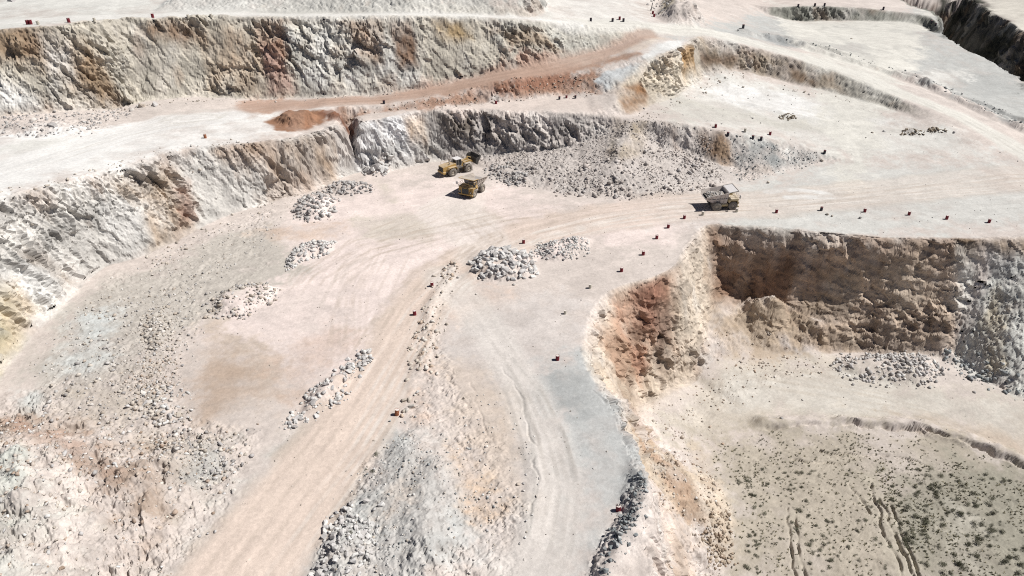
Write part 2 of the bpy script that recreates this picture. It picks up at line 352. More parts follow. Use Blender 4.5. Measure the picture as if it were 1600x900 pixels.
def flat_detail(x, y, rg):
    d = .14*fbm2(x, y, 5.5, 3, 31)+rg*(.10*fbm2(x, y, 1.6, 4, 41, .62))
    m = rg > .8
    if m.any():
        b, cr, rv = blocks(x[m], y[m], x[m]*.0, 1.5, 61); q = np.zeros_like(d); pm = .5+.7*sstep(-.12, .3, fbm2(x[m], y[m], 7, 3, 67)); k = np.clip((rg[m]-.8)*.5, 0, .85)*pm; q[m] = k*(.62*b)*cr
        b, cr, rv = blocks(x[m], y[m], x[m]*.0+3.3, .7, 71); q[m] += k*.42*b; b, cr, rv = blocks(x[m], y[m], x[m]*.0+7.7, .33, 81); q[m] += k*.22*b
        hb = rg > 1.7
        if hb.any():
            b, cr, rv = blocks(x[hb]+.4*y[hb], y[hb], x[hb]*.0+5.1, 2.7, 87, 1.1); q[hb] += np.clip((rg[hb]-1.7)*1.2, 0, .8)*(.75*b)*cr*sstep(-.2, .25, fbm2(x[hb], y[hb], 9, 2, 89))
        d = d+q
    return d
rg = rough_map(x, y)
for path, h_, w_ in GULLY:                # runnels cut by rain, tracks
    gm = (x > min(p[0] for p in path)-4)&(x < max(p[0] for p in path)+4)&(y > min(p[1] for p in path)-4)&(y < max(p[1] for p in path)+4)
    xx = x[gm]+.7*fbm2(x[gm], y[gm], 2.6, 4, 91); yy2 = y[gm]+.7*fbm2(x[gm], y[gm], 2.6, 4, 92)
    d, sd, run = pline(path, xx, yy2); z[gm] -= h_*sstep(w_, w_*.15, d)*np.clip(.95+1.5*fbm2(x[gm], y[gm], 2.5, 2, 93), .2, 1.6)
amp = 1-steep
dz = flat_detail(x, y, rg)*amp
cellv = np.zeros_like(x); disp = np.zeros_like(x)
m = (steep+talus) > .02
X, Yv, Zv, S, T = x[m], y[m], z[m], steep[m], talus[m]
far = np.clip(Yv/150, .6, 1.5)
warp = 1.2*fbm3(X, Yv, Zv, 5, 2, 5)
# ribs and gullies down the face, beds across it, fractured blocks
sl = X+.55*Zv+warp*.6
big = fbm3(sl, Yv, Zv*.15, 13, 3, 95); rib = fbm3(sl, Yv, Zv*.3, 5.5, 4, 101); rg3 = 1-np.abs(fbm3(sl, Yv, Zv*.22, 3.4, 4, 131, .6))*2.4
bed = (Zv*.9+.32*X-.12*Yv+.7*warp); bedn = vnoise2(bed/1.1, X*.05, 151)
pit = ((X > 8)&(Yv < 158)&(Yv > 60)).astype(np.float32)
kz1 = np.where(pit > 0, .95, .5); kx1 = np.where(pit > 0, .8, 1.0); sx = np.where(pit > 0, X, sl)
ca, cr1, v1 = blocks(sx*kx1, Yv*kx1, Zv*kz1+.15*X, 2.7, 201, 1.45)
cb, cr2, v2 = blocks((X+.3*Zv*(1-pit))*np.where(pit > 0, .6, 1), Yv, Zv*np.where(pit > 0, 1.2, .7)+.2*X, 1.2, 231, 1.1)
cc, cr3, v3 = blocks(X+.2*Zv, Yv, Zv*.9, .55, 261)
ledge = np.abs(((Zv*.95+.10*X+1.1*warp) / 2.6) % 1-.5)*2*pit
vary = .45+.95*sstep(-.3, .35, fbm3(X, Yv, Zv, 13, 2, 99)); dsp = S*np.where(pit > 0, .62, np.where(Yv > 150, .68, .92))*(1.1*big+.32*ledge*(.5+fbm3(X, Yv, Zv, 6, 2, 103))+vary*(.30*rib*(1+.2*pit)+.18*rg3*(1-pit)+.35*bedn+1.3*ca*(.35+.65*cr1)+np.where(pit > 0, .75, .55)*cb*(.35+.65*cr2)+.42*cc*(1-.5*pit)-.2*(1-cr1)*(v1>.5)))+T*(.35*rib+.26*cb+.28*cc)
disp[m] = dsp; cellv[m] = (v2-.5)*.6+(v3-.5)*.4+(v1-.5)*.4
px_ = x+nx*disp; py_ = y+ny*disp; pz_ = z+nz*disp*.6+dz
VP = np.stack([px_, py_, pz_], 1)
VG = VP.reshape(NCOL, NROW, 3)
# slope as built, for colour
e1 = np.gradient(VG, axis=0); e2 = np.gradient(VG, axis=1); NN = np.cross(e1, e2); NN /= np.linalg.norm(NN, axis=2, keepdims=True)+1e-12
NN *= np.sign(NN[...,2:3]+1e-9)
def ground_z(px, py):                     # height of the finished ground under a plan point
    uu = px/(py*CP+CAM_H*SP); ci = np.interp(uu, u, np.arange(NCOL)); i = int(ci); f = ci-i; i2 = min(i+1, NCOL-1)
    o = np.argsort(VG[i,:,1]) if False else slice(None)
    return float(np.interp(py, GY[i], VG[i,:,2])*(1-f)+np.interp(py, GY[i2], VG[i2,:,2])*f)
# ------------------------------------------------------------------ ground colours (albedo of dust, rock and soil, with some shade painted in)
def lin(c): return np.array([((v/255+.055)/1.055)**2.4 if v > 10 else v/3294.6 for v in c], np.float32)
KLIT = 1.42
def alb(*c): return np.minimum(lin(c)/KLIT, .78)
qx = x+1.8*fbm2(x, y, 9, 4, 301); qy = y+1.8*fbm2(x, y, 9, 4, 331)
n8 = fbm2(x, y, 14, 5, 351); n2 = fbm2(x, y, 3, 4, 371); n40 = fbm2(x, y, 45, 3, 391); nf = fbm2(x, y, .8, 3, 397)
A = np.empty((len(x), 3), np.float32); A[:] = alb(229,217,209)
def mixc(k, c): 
    k = np.clip(k, 0, 1)[:,None]; A[:] = A*(1-k)+np.asarray(c, np.float32)*k
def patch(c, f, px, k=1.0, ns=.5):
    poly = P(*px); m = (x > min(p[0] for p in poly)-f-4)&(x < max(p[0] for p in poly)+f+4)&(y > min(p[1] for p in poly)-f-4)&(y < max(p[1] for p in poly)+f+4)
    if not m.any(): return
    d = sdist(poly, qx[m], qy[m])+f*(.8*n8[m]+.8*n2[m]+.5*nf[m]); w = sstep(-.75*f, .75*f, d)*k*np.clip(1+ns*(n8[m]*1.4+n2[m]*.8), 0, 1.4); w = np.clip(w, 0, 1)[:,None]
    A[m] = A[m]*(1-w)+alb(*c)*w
mixc(.25+.5*n40, alb(232,216,206)); 
# whole areas
patch((247,229,222), 8, (420,360,600,270,700,290,900,320,1150,315,1300,330,1100,350,900,400,760,400,690,470,620,560,560,620,300,640,280,520,400,420))
patch((222,221,216), 8, (1060,345,1150,300,1290,255,1700,250,1750,375,1300,368,1110,350))
patch((226,216,210), 6, (740,480,900,450,915,540,940,610,990,700,1030,900,1030,1100,700,1100,780,760,720,620,690,500))
patch((200,202,201), 5, (840,560,915,560,940,610,985,660,1000,770,960,850,900,960,860,960,900,780,880,660), .8)
patch((175,178,178), 3, (845,580,900,600,915,650,870,640,835,600), .6)
patch((246,244,241), 6, (-260,420,-260,230,0,210,150,205,250,190,400,180,500,172,400,225,310,232,180,262,0,308))
patch((222,221,214), 3, (0,285,0,225,170,215,120,240,60,262,20,290), .6)
patch((233,232,226), 6, (-260,60,-260,-20,430,-20,430,20,840,26,1010,50,850,33,600,24,400,25,180,34,0,46))
patch((238,234,228), 6, (840,20,850,-20,1010,-20,1015,30,1060,40,1010,55,930,40))
patch((216,214,207), 5, (385,26,430,-40,840,-40,850,24,640,22))
patch((232,230,224), 7, (1040,150,1110,115,1200,125,1330,158,1430,190,1500,205,1560,250,1300,240,1180,214,1050,190))
patch((244,243,241), 3, (1100,140,1130,132,1200,140,1300,165,1370,180,1420,200,1330,192,1230,180,1140,165), .9)
patch((212,208,198), 4, (1020,170,1060,150,1110,160,1200,182,1420,208,1330,212,1180,195,1050,190), .8)
patch((202,203,200), 8, (1060,60,1200,22,1420,34,1480,55,1560,100,1610,135,1720,200,1600,200,1450,135,1300,85))
patch((162,165,166), 5, (1200,62,1330,60,1410,76,1430,92,1360,96,1290,84,1220,72), .75)
patch((140,142,142), 2, (1350,72,1380,74,1412,81,1400,84,1360,81), .7)
patch((198,200,198), 5, (1240,35,1330,32,1420,36,1460,60,1420,70,1300,50), .7)
patch((188,190,188), 4, (1490,108,1560,118,1600,142,1540,150,1490,130), .6)
patch((240,238,232), 4, (1440,110,1520,110,1480,140,1420,128), .8)
patch((230,227,218), 5, (1200,-10,1410,-5,1460,25,1470,45,1440,24,1320,12,1210,8))
patch((216,206,192), 6, (1000,640,1100,600,1180,545,1300,560,1480,600,1750,650,1750,760,1600,720,1450,665,1200,655,1120,690))
patch((222,216,206), 4, (1130,590,1300,580,1480,610,1600,640,1600,680,1400,650,1150,640), .9)
patch((208,190,172), 4, (1400,650,1500,655,1620,690,1660,750,1590,716,1480,672), .8)
patch((194,183,166), 6, (1090,690,1190,668,1330,664,1450,672,1600,730,1760,780,1760,1160,1080,1160,1150,850))
patch((168,163,147), 5, (1370,720,1600,735,1760,800,1760,1160,1440,1160,1430,900,1390,800), .8)
patch((192,186,172), 3, (1480,790,1520,800,1540,900,1500,920,1480,860), .7)
patch((200,190,172), 2, (1350,755,1372,750,1440,900,1400,910), .8)
patch((204,184,160), 4, (990,690,1020,690,1110,780,1130,850,1100,820,1040,780,1005,750), .9)
patch((208,182,158), 3, (1030,780,1060,790,1090,880,1090,960,1050,960,1040,850), .7)
# left floor, foreground rubble
patch((206,198,188), 6, (0,600,120,460,260,400,420,350,450,420,330,480,270,560,240,660,100,640))
patch((214,218,216), 4, (90,540,130,490,170,490,180,560,150,590,90,580), .8)
patch((216,221,219), 3, (10,610,50,600,60,650,20,660), .9)
patch((212,198,182), 5, (100,600,250,560,280,600,250,660,400,690,330,780,250,740,100,640), .8)
patch((213,195,180), 6, (270,560,330,520,400,530,450,560,470,610,420,660,330,680,290,650,280,600), 1.0)
patch((198,173,152), 4, (290,590,340,550,390,570,400,620,330,650,300,640), .75)
patch((214,186,168), 5, (430,560,520,500,560,530,480,600,430,650), .5)
patch((186,164,146), 6, (-200,700,0,650,120,650,200,700,280,760,240,860,200,900,140,760,60,720), .9)
patch((196,160,142), 3, (0,665,70,680,150,700,180,760,120,740,40,710), .6)
patch((212,214,206), 6, (-200,1100,-200,750,40,730,110,790,130,900,120,960), .9)
patch((196,198,196), 4, (300,690,390,680,380,730,330,770,290,760), .6)
patch((176,150,132), 2.5, (100,690,140,690,200,760,220,800,180,800,130,750), .7)
patch((206,204,198), 5, (200,900,290,850,330,800,420,720,470,680,400,780,300,880,260,960), .6)
patch((203,204,202), 4, (480,900,540,780,600,690,660,680,720,740,740,820,700,960,480,960), .85)
patch((218,192,168), 3, (700,700,740,730,790,790,760,800,720,760), .9)
patch((222,200,180), 3, (640,740,650,790,620,820,610,780), .7)
patch((220,192,172), 3, (650,660,690,500,690,430,660,450,645,540,640,640), .8)
patch((214,178,160), 2, (685,450,700,415,730,400,745,395,720,440,695,480), .8)
patch((232,208,192), 4, (700,440,790,455,760,490,700,500), .7)
patch((221,196,170), 4, (690,560,760,560,820,700,830,800,770,760,720,650), .4)
patch((222,196,176), 4, (400,360,530,348,540,362,430,376), .7)
patch((216,206,192), 3, (555,345,640,330,680,350,660,374,570,374), .6)
patch((214,204,188), 3, (590,280,610,280,610,315,595,310), .6)
patch((216,204,190), 3, (680,325,720,318,790,345,770,358,710,345), .6)
# stains and bands on the faces
cliffk = np.clip(steep+.8*talus, 0, 1)
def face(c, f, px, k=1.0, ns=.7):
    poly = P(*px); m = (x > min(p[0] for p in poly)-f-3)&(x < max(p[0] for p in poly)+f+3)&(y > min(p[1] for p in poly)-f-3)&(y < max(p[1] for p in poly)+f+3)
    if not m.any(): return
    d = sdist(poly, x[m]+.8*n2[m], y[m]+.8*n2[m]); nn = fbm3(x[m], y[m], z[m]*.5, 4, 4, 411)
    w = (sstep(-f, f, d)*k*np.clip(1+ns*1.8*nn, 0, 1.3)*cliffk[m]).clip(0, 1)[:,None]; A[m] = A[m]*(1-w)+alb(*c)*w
FM = [(202,194,180)]
face((208,200,184), 4, (-200,220,-200,50,0,40,180,30,400,22,600,22,860,28,1005,48,1005,62,850,100,640,146,400,158,180,172,0,182), 1, .15)
face((216,214,208), 3, (430,30,640,28,660,130,600,148,480,148), .8)
face((208,206,196), 2, (760,40,920,45,990,58,900,86,800,80), .8)
face((176,150,120), 1.5, (-20,50,90,50,160,100,200,168,140,160,60,110,-20,110), .8)
face((160,134,110), 1.2, (215,40,300,40,320,66,240,70), .8)
face((186,160,132), 1.5, (300,40,420,40,420,150,330,140), .5)
face((184,146,120), 1.2, (395,30,440,30,450,90,440,120,420,110), .8)
face((200,162,146), 1.5, (405,60,430,80,465,140,420,148), .9)
face((168,136,108), 1.2, (530,30,570,35,600,100,570,100), .7)
face((150,120,98), 1.2, (605,35,640,35,655,100,625,105), .8)
face((184,154,104), 1.2, (670,28,720,30,740,60,690,60), .7)
face((164,136,104), 1.2, (780,45,850,50,880,80,800,75), .6)
face((240,238,234), 1.5, (0,125,50,145,60,165,0,175), .9)
face((232,230,226), 2, (60,50,110,60,120,120,80,130), .6)
# middle wall
face((216,212,206), 3, (0,310,200,260,312,230,400,225,520,205,620,182,700,170,700,250,540,275,440,310,240,395,130,440,0,592,-150,700,-150,340), 1, .15)
face((240,238,234), 2.5, (0,430,60,380,110,420,90,480,40,500,0,480), .9)
face((236,234,230), 2, (150,310,220,300,260,360,200,390,160,360), .7)
face((214,190,164), 2, (170,290,270,260,300,300,290,370,240,390,220,320), .8)
face((190,150,132), 1.2, (270,290,295,280,300,340,280,345), .8)
face((196,168,140), 1.5, (330,232,440,226,520,215,525,280,480,290,430,250,350,245), .8)
face((206,196,160), 2, (-40,520,10,450,30,520,20,590,-40,640), .8)
face((218,196,164), 1.5, (0,450,30,440,60,480,30,540,0,580), .6)
face((190,166,142), 1.2, (30,400,60,380,120,440,100,450), .5)
face((232,232,234), 2, (540,200,650,180,665,250,560,265), .7)
face((220,190,160), 1.5, (630,182,665,180,670,225,640,225), .7)
face((184,178,174), 2.5, (668,172,860,176,940,182,930,260,760,250,680,225), .85)
face((132,118,104), 1.5, (668,172,745,174,740,215,690,210), .7)
face((150,140,130), 1.5, (760,185,800,185,790,235,750,230), .6)
face((140,136,134), 1.5, (850,190,920,190,920,230,860,230), .6)
patch((212,203,197), 4, (780,240,940,190,1060,195,1130,205,1160,280,1000,310,880,300,780,270), .8)
face((188,170,142), 2, (960,190,1010,190,1000,240,950,260), .8)
face((158,128,102), 1.5, (1085,205,1130,208,1140,260,1110,250), .9)
face((190,158,126), 1.2, (1120,220,1140,230,1150,275,1130,270), .9)
face((160,164,164), 2, (1140,212,1180,215,1290,242,1270,255,1160,280,1150,250), .95)
# ramp, red earth
patch((206,172,152), 3, (380,176,500,166,600,160,700,146,800,121,900,108,1000,72,1000,62,900,92,800,108,700,128,600,150,450,154,380,160), 1, .3)
patch((190,154,132), 1.5, (700,146,800,124,900,110,1000,84,990,80,880,98,790,116,700,138), .8)
patch((182,150,128), 1.5, (360,182,430,162,520,158,430,172), .7)
patch((228,214,200), 2.5, (860,98,960,76,1020,56,1040,62,990,78,900,100), .8)
patch((186,146,122), 2, (520,185,600,168,700,152,770,132,850,118,930,108,945,120,930,148,850,150,700,166,600,176,540,182), 1, .3)
patch((172,122,96), 1.5, (770,130,860,117,925,112,900,132,830,140,770,146), .8)
patch((172,124,92), 1.2, (420,192,450,174,505,174,510,196,450,204,425,202), 1, .2)
patch((146,100,76), 1, (500,178,540,174,560,186,515,192), .8)
patch((234,218,208), 2, (690,168,780,158,850,152,930,150,940,178,860,174,760,171,690,170), .9)
patch((206,210,212), 2, (935,125,960,112,1000,102,995,120,950,135), .95)
patch((236,236,234), 2, (1000,90,1020,74,1070,66,1060,78,1020,92), .9)
# headland under the ramp head
face((222,208,186), 2.5, (955,160,960,130,1010,95,1060,78,1095,55,1096,122,1050,154,1010,180,985,182), 1, .2)
face((170,126,86), 1, (958,145,1002,130,1012,150,1010,182,975,180), .9)
face((200,162,112), 1, (1060,76,1082,70,1086,118,1068,110), .8)
face((176,160,140), 2.5, (1095,60,1200,80,1300,108,1330,152,1262,136,1200,122,1100,105), .9)
face((134,104,80), 1.2, (1090,70,1160,78,1150,95,1095,95), .7)
face((140,110,84), 1.2, (1230,100,1280,110,1275,135,1235,125), .7)
face((178,172,160), 2, (1300,108,1500,195,1507,207,1425,184,1325,152), .8)
# outcrop and basin walls
face((208,196,170), 2, (1012,14,1022,26,1060,32,1090,10,1080,-5,1020,-5), .9)
face((150,150,140), 2, (1200,8,1460,20,1466,52,1325,34,1200,24), 1, .3)
patch((78,78,70), 6, (1478,-20,1530,-5,1600,48,1760,110,1760,200,1600,135,1557,100,1480,60,1440,0), .95, .3)  # dark ravine rock, darkened further: its shade is painted into the colour
patch((226,220,208), 3, (1525,-20,1550,20,1600,48,1760,100,1760,-20), 1, .2)
# headland at the pit: tan, rust and cream
face((226,206,182), 3, (1105,350,1060,420,960,452,915,545,937,607,1000,640,1085,592,1105,500,1128,470,1112,360), 1, .2)
face((196,150,122), 1.5, (960,460,1010,445,1060,430,1040,500,1000,600,960,520), .8)
face((178,126,102), 1, (985,450,1040,440,1020,520,990,500), .7)
face((206,166,136), 1.5, (930,520,960,500,1000,590,980,610), .7)
face((150,120,104), 1.2, (1020,500,1050,480,1060,560,1030,590), .6)
face((230,214,194), 2, (1060,420,1095,380,1110,470,1080,560,1065,520), .8)
# pit wall: brown bedded rock; shaded top painted darker, sunlit lower band paler
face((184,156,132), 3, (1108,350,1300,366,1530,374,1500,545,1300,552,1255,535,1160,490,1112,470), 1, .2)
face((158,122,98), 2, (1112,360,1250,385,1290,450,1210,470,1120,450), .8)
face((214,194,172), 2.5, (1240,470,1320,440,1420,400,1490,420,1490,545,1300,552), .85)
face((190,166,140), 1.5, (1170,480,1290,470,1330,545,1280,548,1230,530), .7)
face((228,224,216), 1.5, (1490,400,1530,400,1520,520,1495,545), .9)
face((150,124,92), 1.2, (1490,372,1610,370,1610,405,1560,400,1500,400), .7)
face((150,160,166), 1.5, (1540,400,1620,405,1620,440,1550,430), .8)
patch((226,226,219), 3, (1520,490,1550,440,1620,430,1720,440,1720,660,1600,625,1530,592,1480,560), .95)
patch((200,178,134), 2, (1530,500,1560,470,1570,560,1550,580), .5)
patch((206,184,160), 3, (1110,520,1200,500,1260,540,1200,560,1130,560), .7)
patch((190,160,134), 1.5, (1010,690,1040,720,1100,800,1110,830,1080,810,1040,750), .7)
patch((214,196,174), 2, (1080,690,1140,760,1150,830,1120,800,1080,740), .6)
# beds and random rock tones
band = fbm3(x*.25+z*.4, y*.25, z*1.1-.3*x*.4, 3.0, 3, 431); tone = 1+cliffk*(.30*band+.22*fbm3(x, y, z, 5, 3, 441)+.34*cellv)
A *= tone[:,None].clip(.45, 1.5)
wb = sstep(.15, .5, fbm3(x, y, z*.6, 6, 4, 451))*cliffk; mixc(wb*.35, alb(236,232,226))
rb = sstep(.2, .5, fbm3(x+40, y, z*.5, 7, 4, 461))*cliffk; mixc(rb*.35, alb(182,146,116))
A *= (1+(.10*n2+.10*n8+.12*nf*np.clip(rg, .3, 1.5)))[:,None]
st = fbm2((x*.94+y*.34)/7, (y*.94-x*.34), 1.1, 4, 471, .65); st2 = fbm2((x*.8-y*.6)/9, (y*.8+x*.6), .9, 3, 477); A *= (1+(.09*st+.05*st2)*(1-cliffk))[:,None]
# roads: streaked by tyres along their run
ROADS = []
def road(name, c, px, wd, k=.85, c2=None, kv=None):
    path = P(*px); w = np.array([wd]*len(path)) if np.isscalar(wd) else np.array(wd)
    d, sd, run = pline(path, x, y); cum = np.concatenate([[0], np.cumsum([math.dist(path[i], path[i+1]) for i in range(len(path)-1)])])
    hw = np.interp(run, cum, w)/2; e = hw-d+.9*n2+.5*n8
    msk = sstep(-1.2, 1.6, e)
    strk = fbm2(sd*1.0, run/14, .75, 4, 481); lanes = np.cos(sd/1.15*math.pi)*np.exp(-(sd/2.6)**2)
    kk = (msk*k*(1 if kv is None else np.interp(run, cum, kv)))[:,None]; cc = alb(*c)*(1+.10*strk+.035*lanes+.05*n8)[:,None]
    A[:] = A*(1-kk)+cc*kk
    if c2 is not None:
        ed = sstep(1.6, .3, np.abs(e))*(.35 if kv is None else .35*np.interp(run, cum, kv))*np.clip(1+1.5*n2, 0, 1.5); mixc(ed, alb(*c2))
    ROADS.append((name, e)); return e
r1 = road('haul_road', (239,217,201), (1740,268,1600,278,1400,298,1200,318,1050,325,940,340,840,362,760,395,690,435,650,480,620,540,575,620,530,690,460,780,380,890,280,1060), (14,14,14,14,14,13,13,12,11.5,11,10,10.5,11.5,13,14,16), .95, (205,186,168), (.3,.3,.35,.45,.6,.7,.8,1,1,1,1,1,1,1,1,1))
road('loading_track', (243,232,224), (720,312,700,330,735,360,760,385,740,402), (12,15,14,12,8), .7)
road('side_track', (236,229,222), (690,430,740,480,780,540,820,610,850,680,868,760,850,850,800,960), (8,8,7,7,7,8,9,10), .6)
road('upper_road', (236,233,224), (900,36,960,38,1010,43,1060,48,1100,50,1150,60,1200,73,1275,95,1350,119,1425,153,1500,181,1560,215,1640,262), (9,9,9,9,9,9,9,9,9,9,9,9,9), .95)
road('ramp_road', (204,170,150), (400,168,500,161,600,155,700,137,800,116,880,100,960,78,1010,54), (10,9,8,8,8,8,7,7), .75)
road('bench_road', (247,246,244), (-150,330,0,272,100,240,180,212,260,192,360,182), (16,14,13,12,12,10), .8)
road('crest_road', (243,241,236), (-150,48,0,36,180,26,330,22,500,23.5,640,22.5,800,27,900,36), (8,8,8,6,3.5,3.5,4,6), .85)
# tyre arcs in the dust
def arc(c, px, wd, k):
    d, sd, run = pline(P(*px), x, y); mixc(k*sstep(wd, wd*.4, d)*np.clip(.8+n2, 0, 1), alb(*c))
for a in ((500,480,520,440,545,415,600,395,680,375,760,345),(520,490,545,440,575,415,640,395,720,372),(522,440,530,420,545,405,565,398),(530,448,540,424,556,408,580,400),
          (690,322,720,345,760,362,790,352),(640,440,590,480,520,520),(655,450,600,492,530,535),(790,350,810,338,860,330),(1000,330,1150,322,1300,306,1500,285),(1020,338,1180,328,1320,312,1520,292)):
    arc((205,192,180), a, .55, .32)
for a in ((250,190,270,178,310,172,360,172,340,186,290,192,258,192),(262,188,290,180,330,178,345,184)): arc((218,214,206), a, .9, .5)
for a in ((785,560,812,605,832,680,838,760,825,835),(800,560,850,620,885,690,900,760)): arc((188,184,178), a, .5, .5)
tr = random.Random(31)
def tyre_pair(px, n, spread, k, c):        # paired wheel marks that weave along a path
    path = P(*px); d, sd, run = pline(path, x, y); near_ = d < spread+4
    for i in range(n):
        off = tr.uniform(-spread, spread)+tr.uniform(.5, 1.6)*np.sin(run[near_]/tr.uniform(14, 30)+tr.uniform(0, 6)); a0 = tr.uniform(0, .6)*run.max(); a1 = a0+tr.uniform(.25, .6)*run.max()
        v = np.minimum(np.abs(sd[near_]-off-1.25), np.abs(sd[near_]-off+1.25)); kk = np.zeros_like(d); kk[near_] = k*sstep(.42, .16, v)*sstep(a0, a0+6, run[near_])*sstep(a1, a1-6, run[near_])*np.clip(.75+n2[near_], 0, 1.2); mixc(kk, alb(*c))
DK = (206,188,172); LT = (248,240,232)
tyre_pair((1700,270,1400,298,1200,318,1050,325,940,340,840,362,760,395,690,435,650,480,620,540,575,620,530,690,460,780,380,890,280,1060), 14, 5, .30, DK)
tyre_pair((1700,270,1400,298,1200,318,1050,325,940,340,840,362,760,395,690,435,650,480,620,540,575,620,530,690,460,780,380,890,280,1060), 10, 5, .35, LT)
tyre_pair((1050,325,940,328,860,322,790,330,720,345,640,360,560,380,480,430,420,520), 10, 6, .28, DK); tyre_pair((740,310,720,340,760,370,720,410,660,460), 6, 4, .3, DK); tyre_pair((520,690,560,560,560,460,600,390,680,350,740,320), 9, 7, .25, DK)
tyre_pair((690,430,740,480,780,540,820,610,850,680,868,760,850,850,800,960), 8, 3, .28, (196,188,180)); tyre_pair((1700,310,1500,320,1300,300,1150,310,1000,326), 8, 6, .2, (196,192,186)); tyre_pair((0,272,100,240,180,212,260,192,360,182,500,164), 6, 4, .25, (214,206,196))
tyre_pair((1600,690,1450,640,1300,612,1180,590,1130,600), 7, 4, .28, (196,182,164)); tyre_pair((450,168,600,155,700,137,800,116,880,100,960,78), 5, 2, .35, (180,150,130)); tyre_pair((960,38,1060,48,1150,60,1275,95,1425,153,1560,215,1640,262), 5, 2.5, .25, (206,200,190))
tyre_pair((1060,195,1200,214,1350,235,1560,262), 6, 4, .22, (204,200,194)); tyre_pair((1110,150,1250,175,1400,205), 5, 5, .2, (206,202,196))
for a in ((1200,300,1240,296,1290,302,1300,308,1230,308),): arc((246,246,244), a, 1.6, .8)
lum = A.mean(1, keepdims=True); A[:] = lum+(A-lum)*.80
patch((196,178,158), 3, (1115,500,1160,488,1220,500,1270,540,1180,545,1120,530), .8)
A = A.clip(.02, .8)

# ------------------------------------------------------------------ one lattice, cut into named stretches of ground
def node_mat(name): 
    m = bpy.data.materials.new(name); m.use_nodes = True; nt = m.node_tree; return m, nt, nt.nodes['Principled BSDF']
def ground_material():
    m, nt, b = node_mat('quarry_ground'); N = nt.nodes; Lk = nt.links
    at = N.new('ShaderNodeAttribute'); at.attribute_name = 'tint'
    tc = N.new('ShaderNodeTexCoord')
    def noise(sc, det, ro=.6):
        n = N.new('ShaderNodeTexNoise'); n.inputs['Scale'].default_value = sc; n.inputs['Detail'].default_value = det; n.inputs['Roughness'].default_value = ro
        Lk.new(tc.outputs['Object'], n.inputs['Vector']); return n
    n1 = noise(1.7, 6, .7); n2_ = noise(.22, 5); vo = N.new('ShaderNodeTexVoronoi'); vo.inputs['Scale'].default_value = 2.6; Lk.new(tc.outputs['Object'], vo.inputs['Vector'])
    def mr(src, a, b_, c, d):
        r = N.new('ShaderNodeMapRange'); r.inputs[1].default_value = a; r.inputs[2].default_value = b_; r.inputs[3].default_value = c; r.inputs[4].default_value = d; Lk.new(src, r.inputs[0]); return r.outputs[0]
    def mul(a, b_):
        q = N.new('ShaderNodeMath'); q.operation = 'MULTIPLY'; Lk.new(a, q.inputs[0]); Lk.new(b_, q.inputs[1]); return q.outputs[0]
    n3 = noise(9, 4, .75); f = mul(mul(mr(n1.outputs['Fac'], .3, .7, .92, 1.06), mr(n3.outputs['Fac'], .3, .7, .86, 1.12)), mr(n2_.outputs['Fac'], .3, .7, .95, 1.05))
    pebble = mr(vo.outputs['Color'], .0, 1., .91, 1.07); f = mul(f, pebble)
    v = N.new('ShaderNodeVectorMath'); v.operation = 'SCALE'; Lk.new(at.outputs['Color'], v.inputs[0]); Lk.new(f, v.inputs['Scale'])
    Lk.new(v.outputs[0], b.inputs['Base Color'])
    b.inputs['Roughness'].default_value = .95; b.inputs['Specular IOR Level'].default_value = .08
    bp = N.new('ShaderNodeBump'); bp.inputs['Strength'].default_value = .45; bp.inputs['Distance'].default_value = .12; Lk.new(n1.outputs['Fac'], bp.inputs['Height']); Lk.new(bp.outputs[0], b.inputs['Normal'])
    return m
GMAT = ground_material()
ids = np.arange(NCOL*NROW).reshape(NCOL, NROW)
q = np.stack([ids[:-1,:-1], ids[1:,:-1], ids[1:,1:], ids[:-1,1:]], -1).reshape(-1, 4)
stf = steep[q].mean(1); reg = np.zeros(len(q), np.int8); names = ['ground']
for nm, e in ROADS:
    if nm in ('loading_track', 'side_track'): continue
    names.append(nm); reg[(e[q].mean(1) > 0)&(stf < .4)] = len(names)-1
names.append('scrub_terrace'); scp = P(1130,700,1190,672,1330,668,1450,677,1600,734,1719,790,1719,1100,1120,1100,1150,850)
reg[(sdist(scp, x[q[:,0]], y[q[:,0]]) > 0)&(stf < .4)] = len(names)-1
names.append('cliff'); reg[stf >= .4] = len(names)-1
NNf = NN.reshape(-1, 3)
LAB = {'ground':'pale dusty quarry floors and benches of broken limestone','haul_road':'cream coloured haul road curving across the pit floor','upper_road':'pale road slanting down past the benches at the upper right',
 'ramp_road':'reddish brown ramp climbing between two rock walls','bench_road':'white dusty track along the left bench','crest_road':'narrow pale road along the top of the highest wall','scrub_terrace':'greenish tan lower terrace dotted with scrub','cliff':'blasted rock walls of the quarry benches with rust stains'}
CAT = {'ground':'ground','cliff':'cliff','scrub_terrace':'ground'}
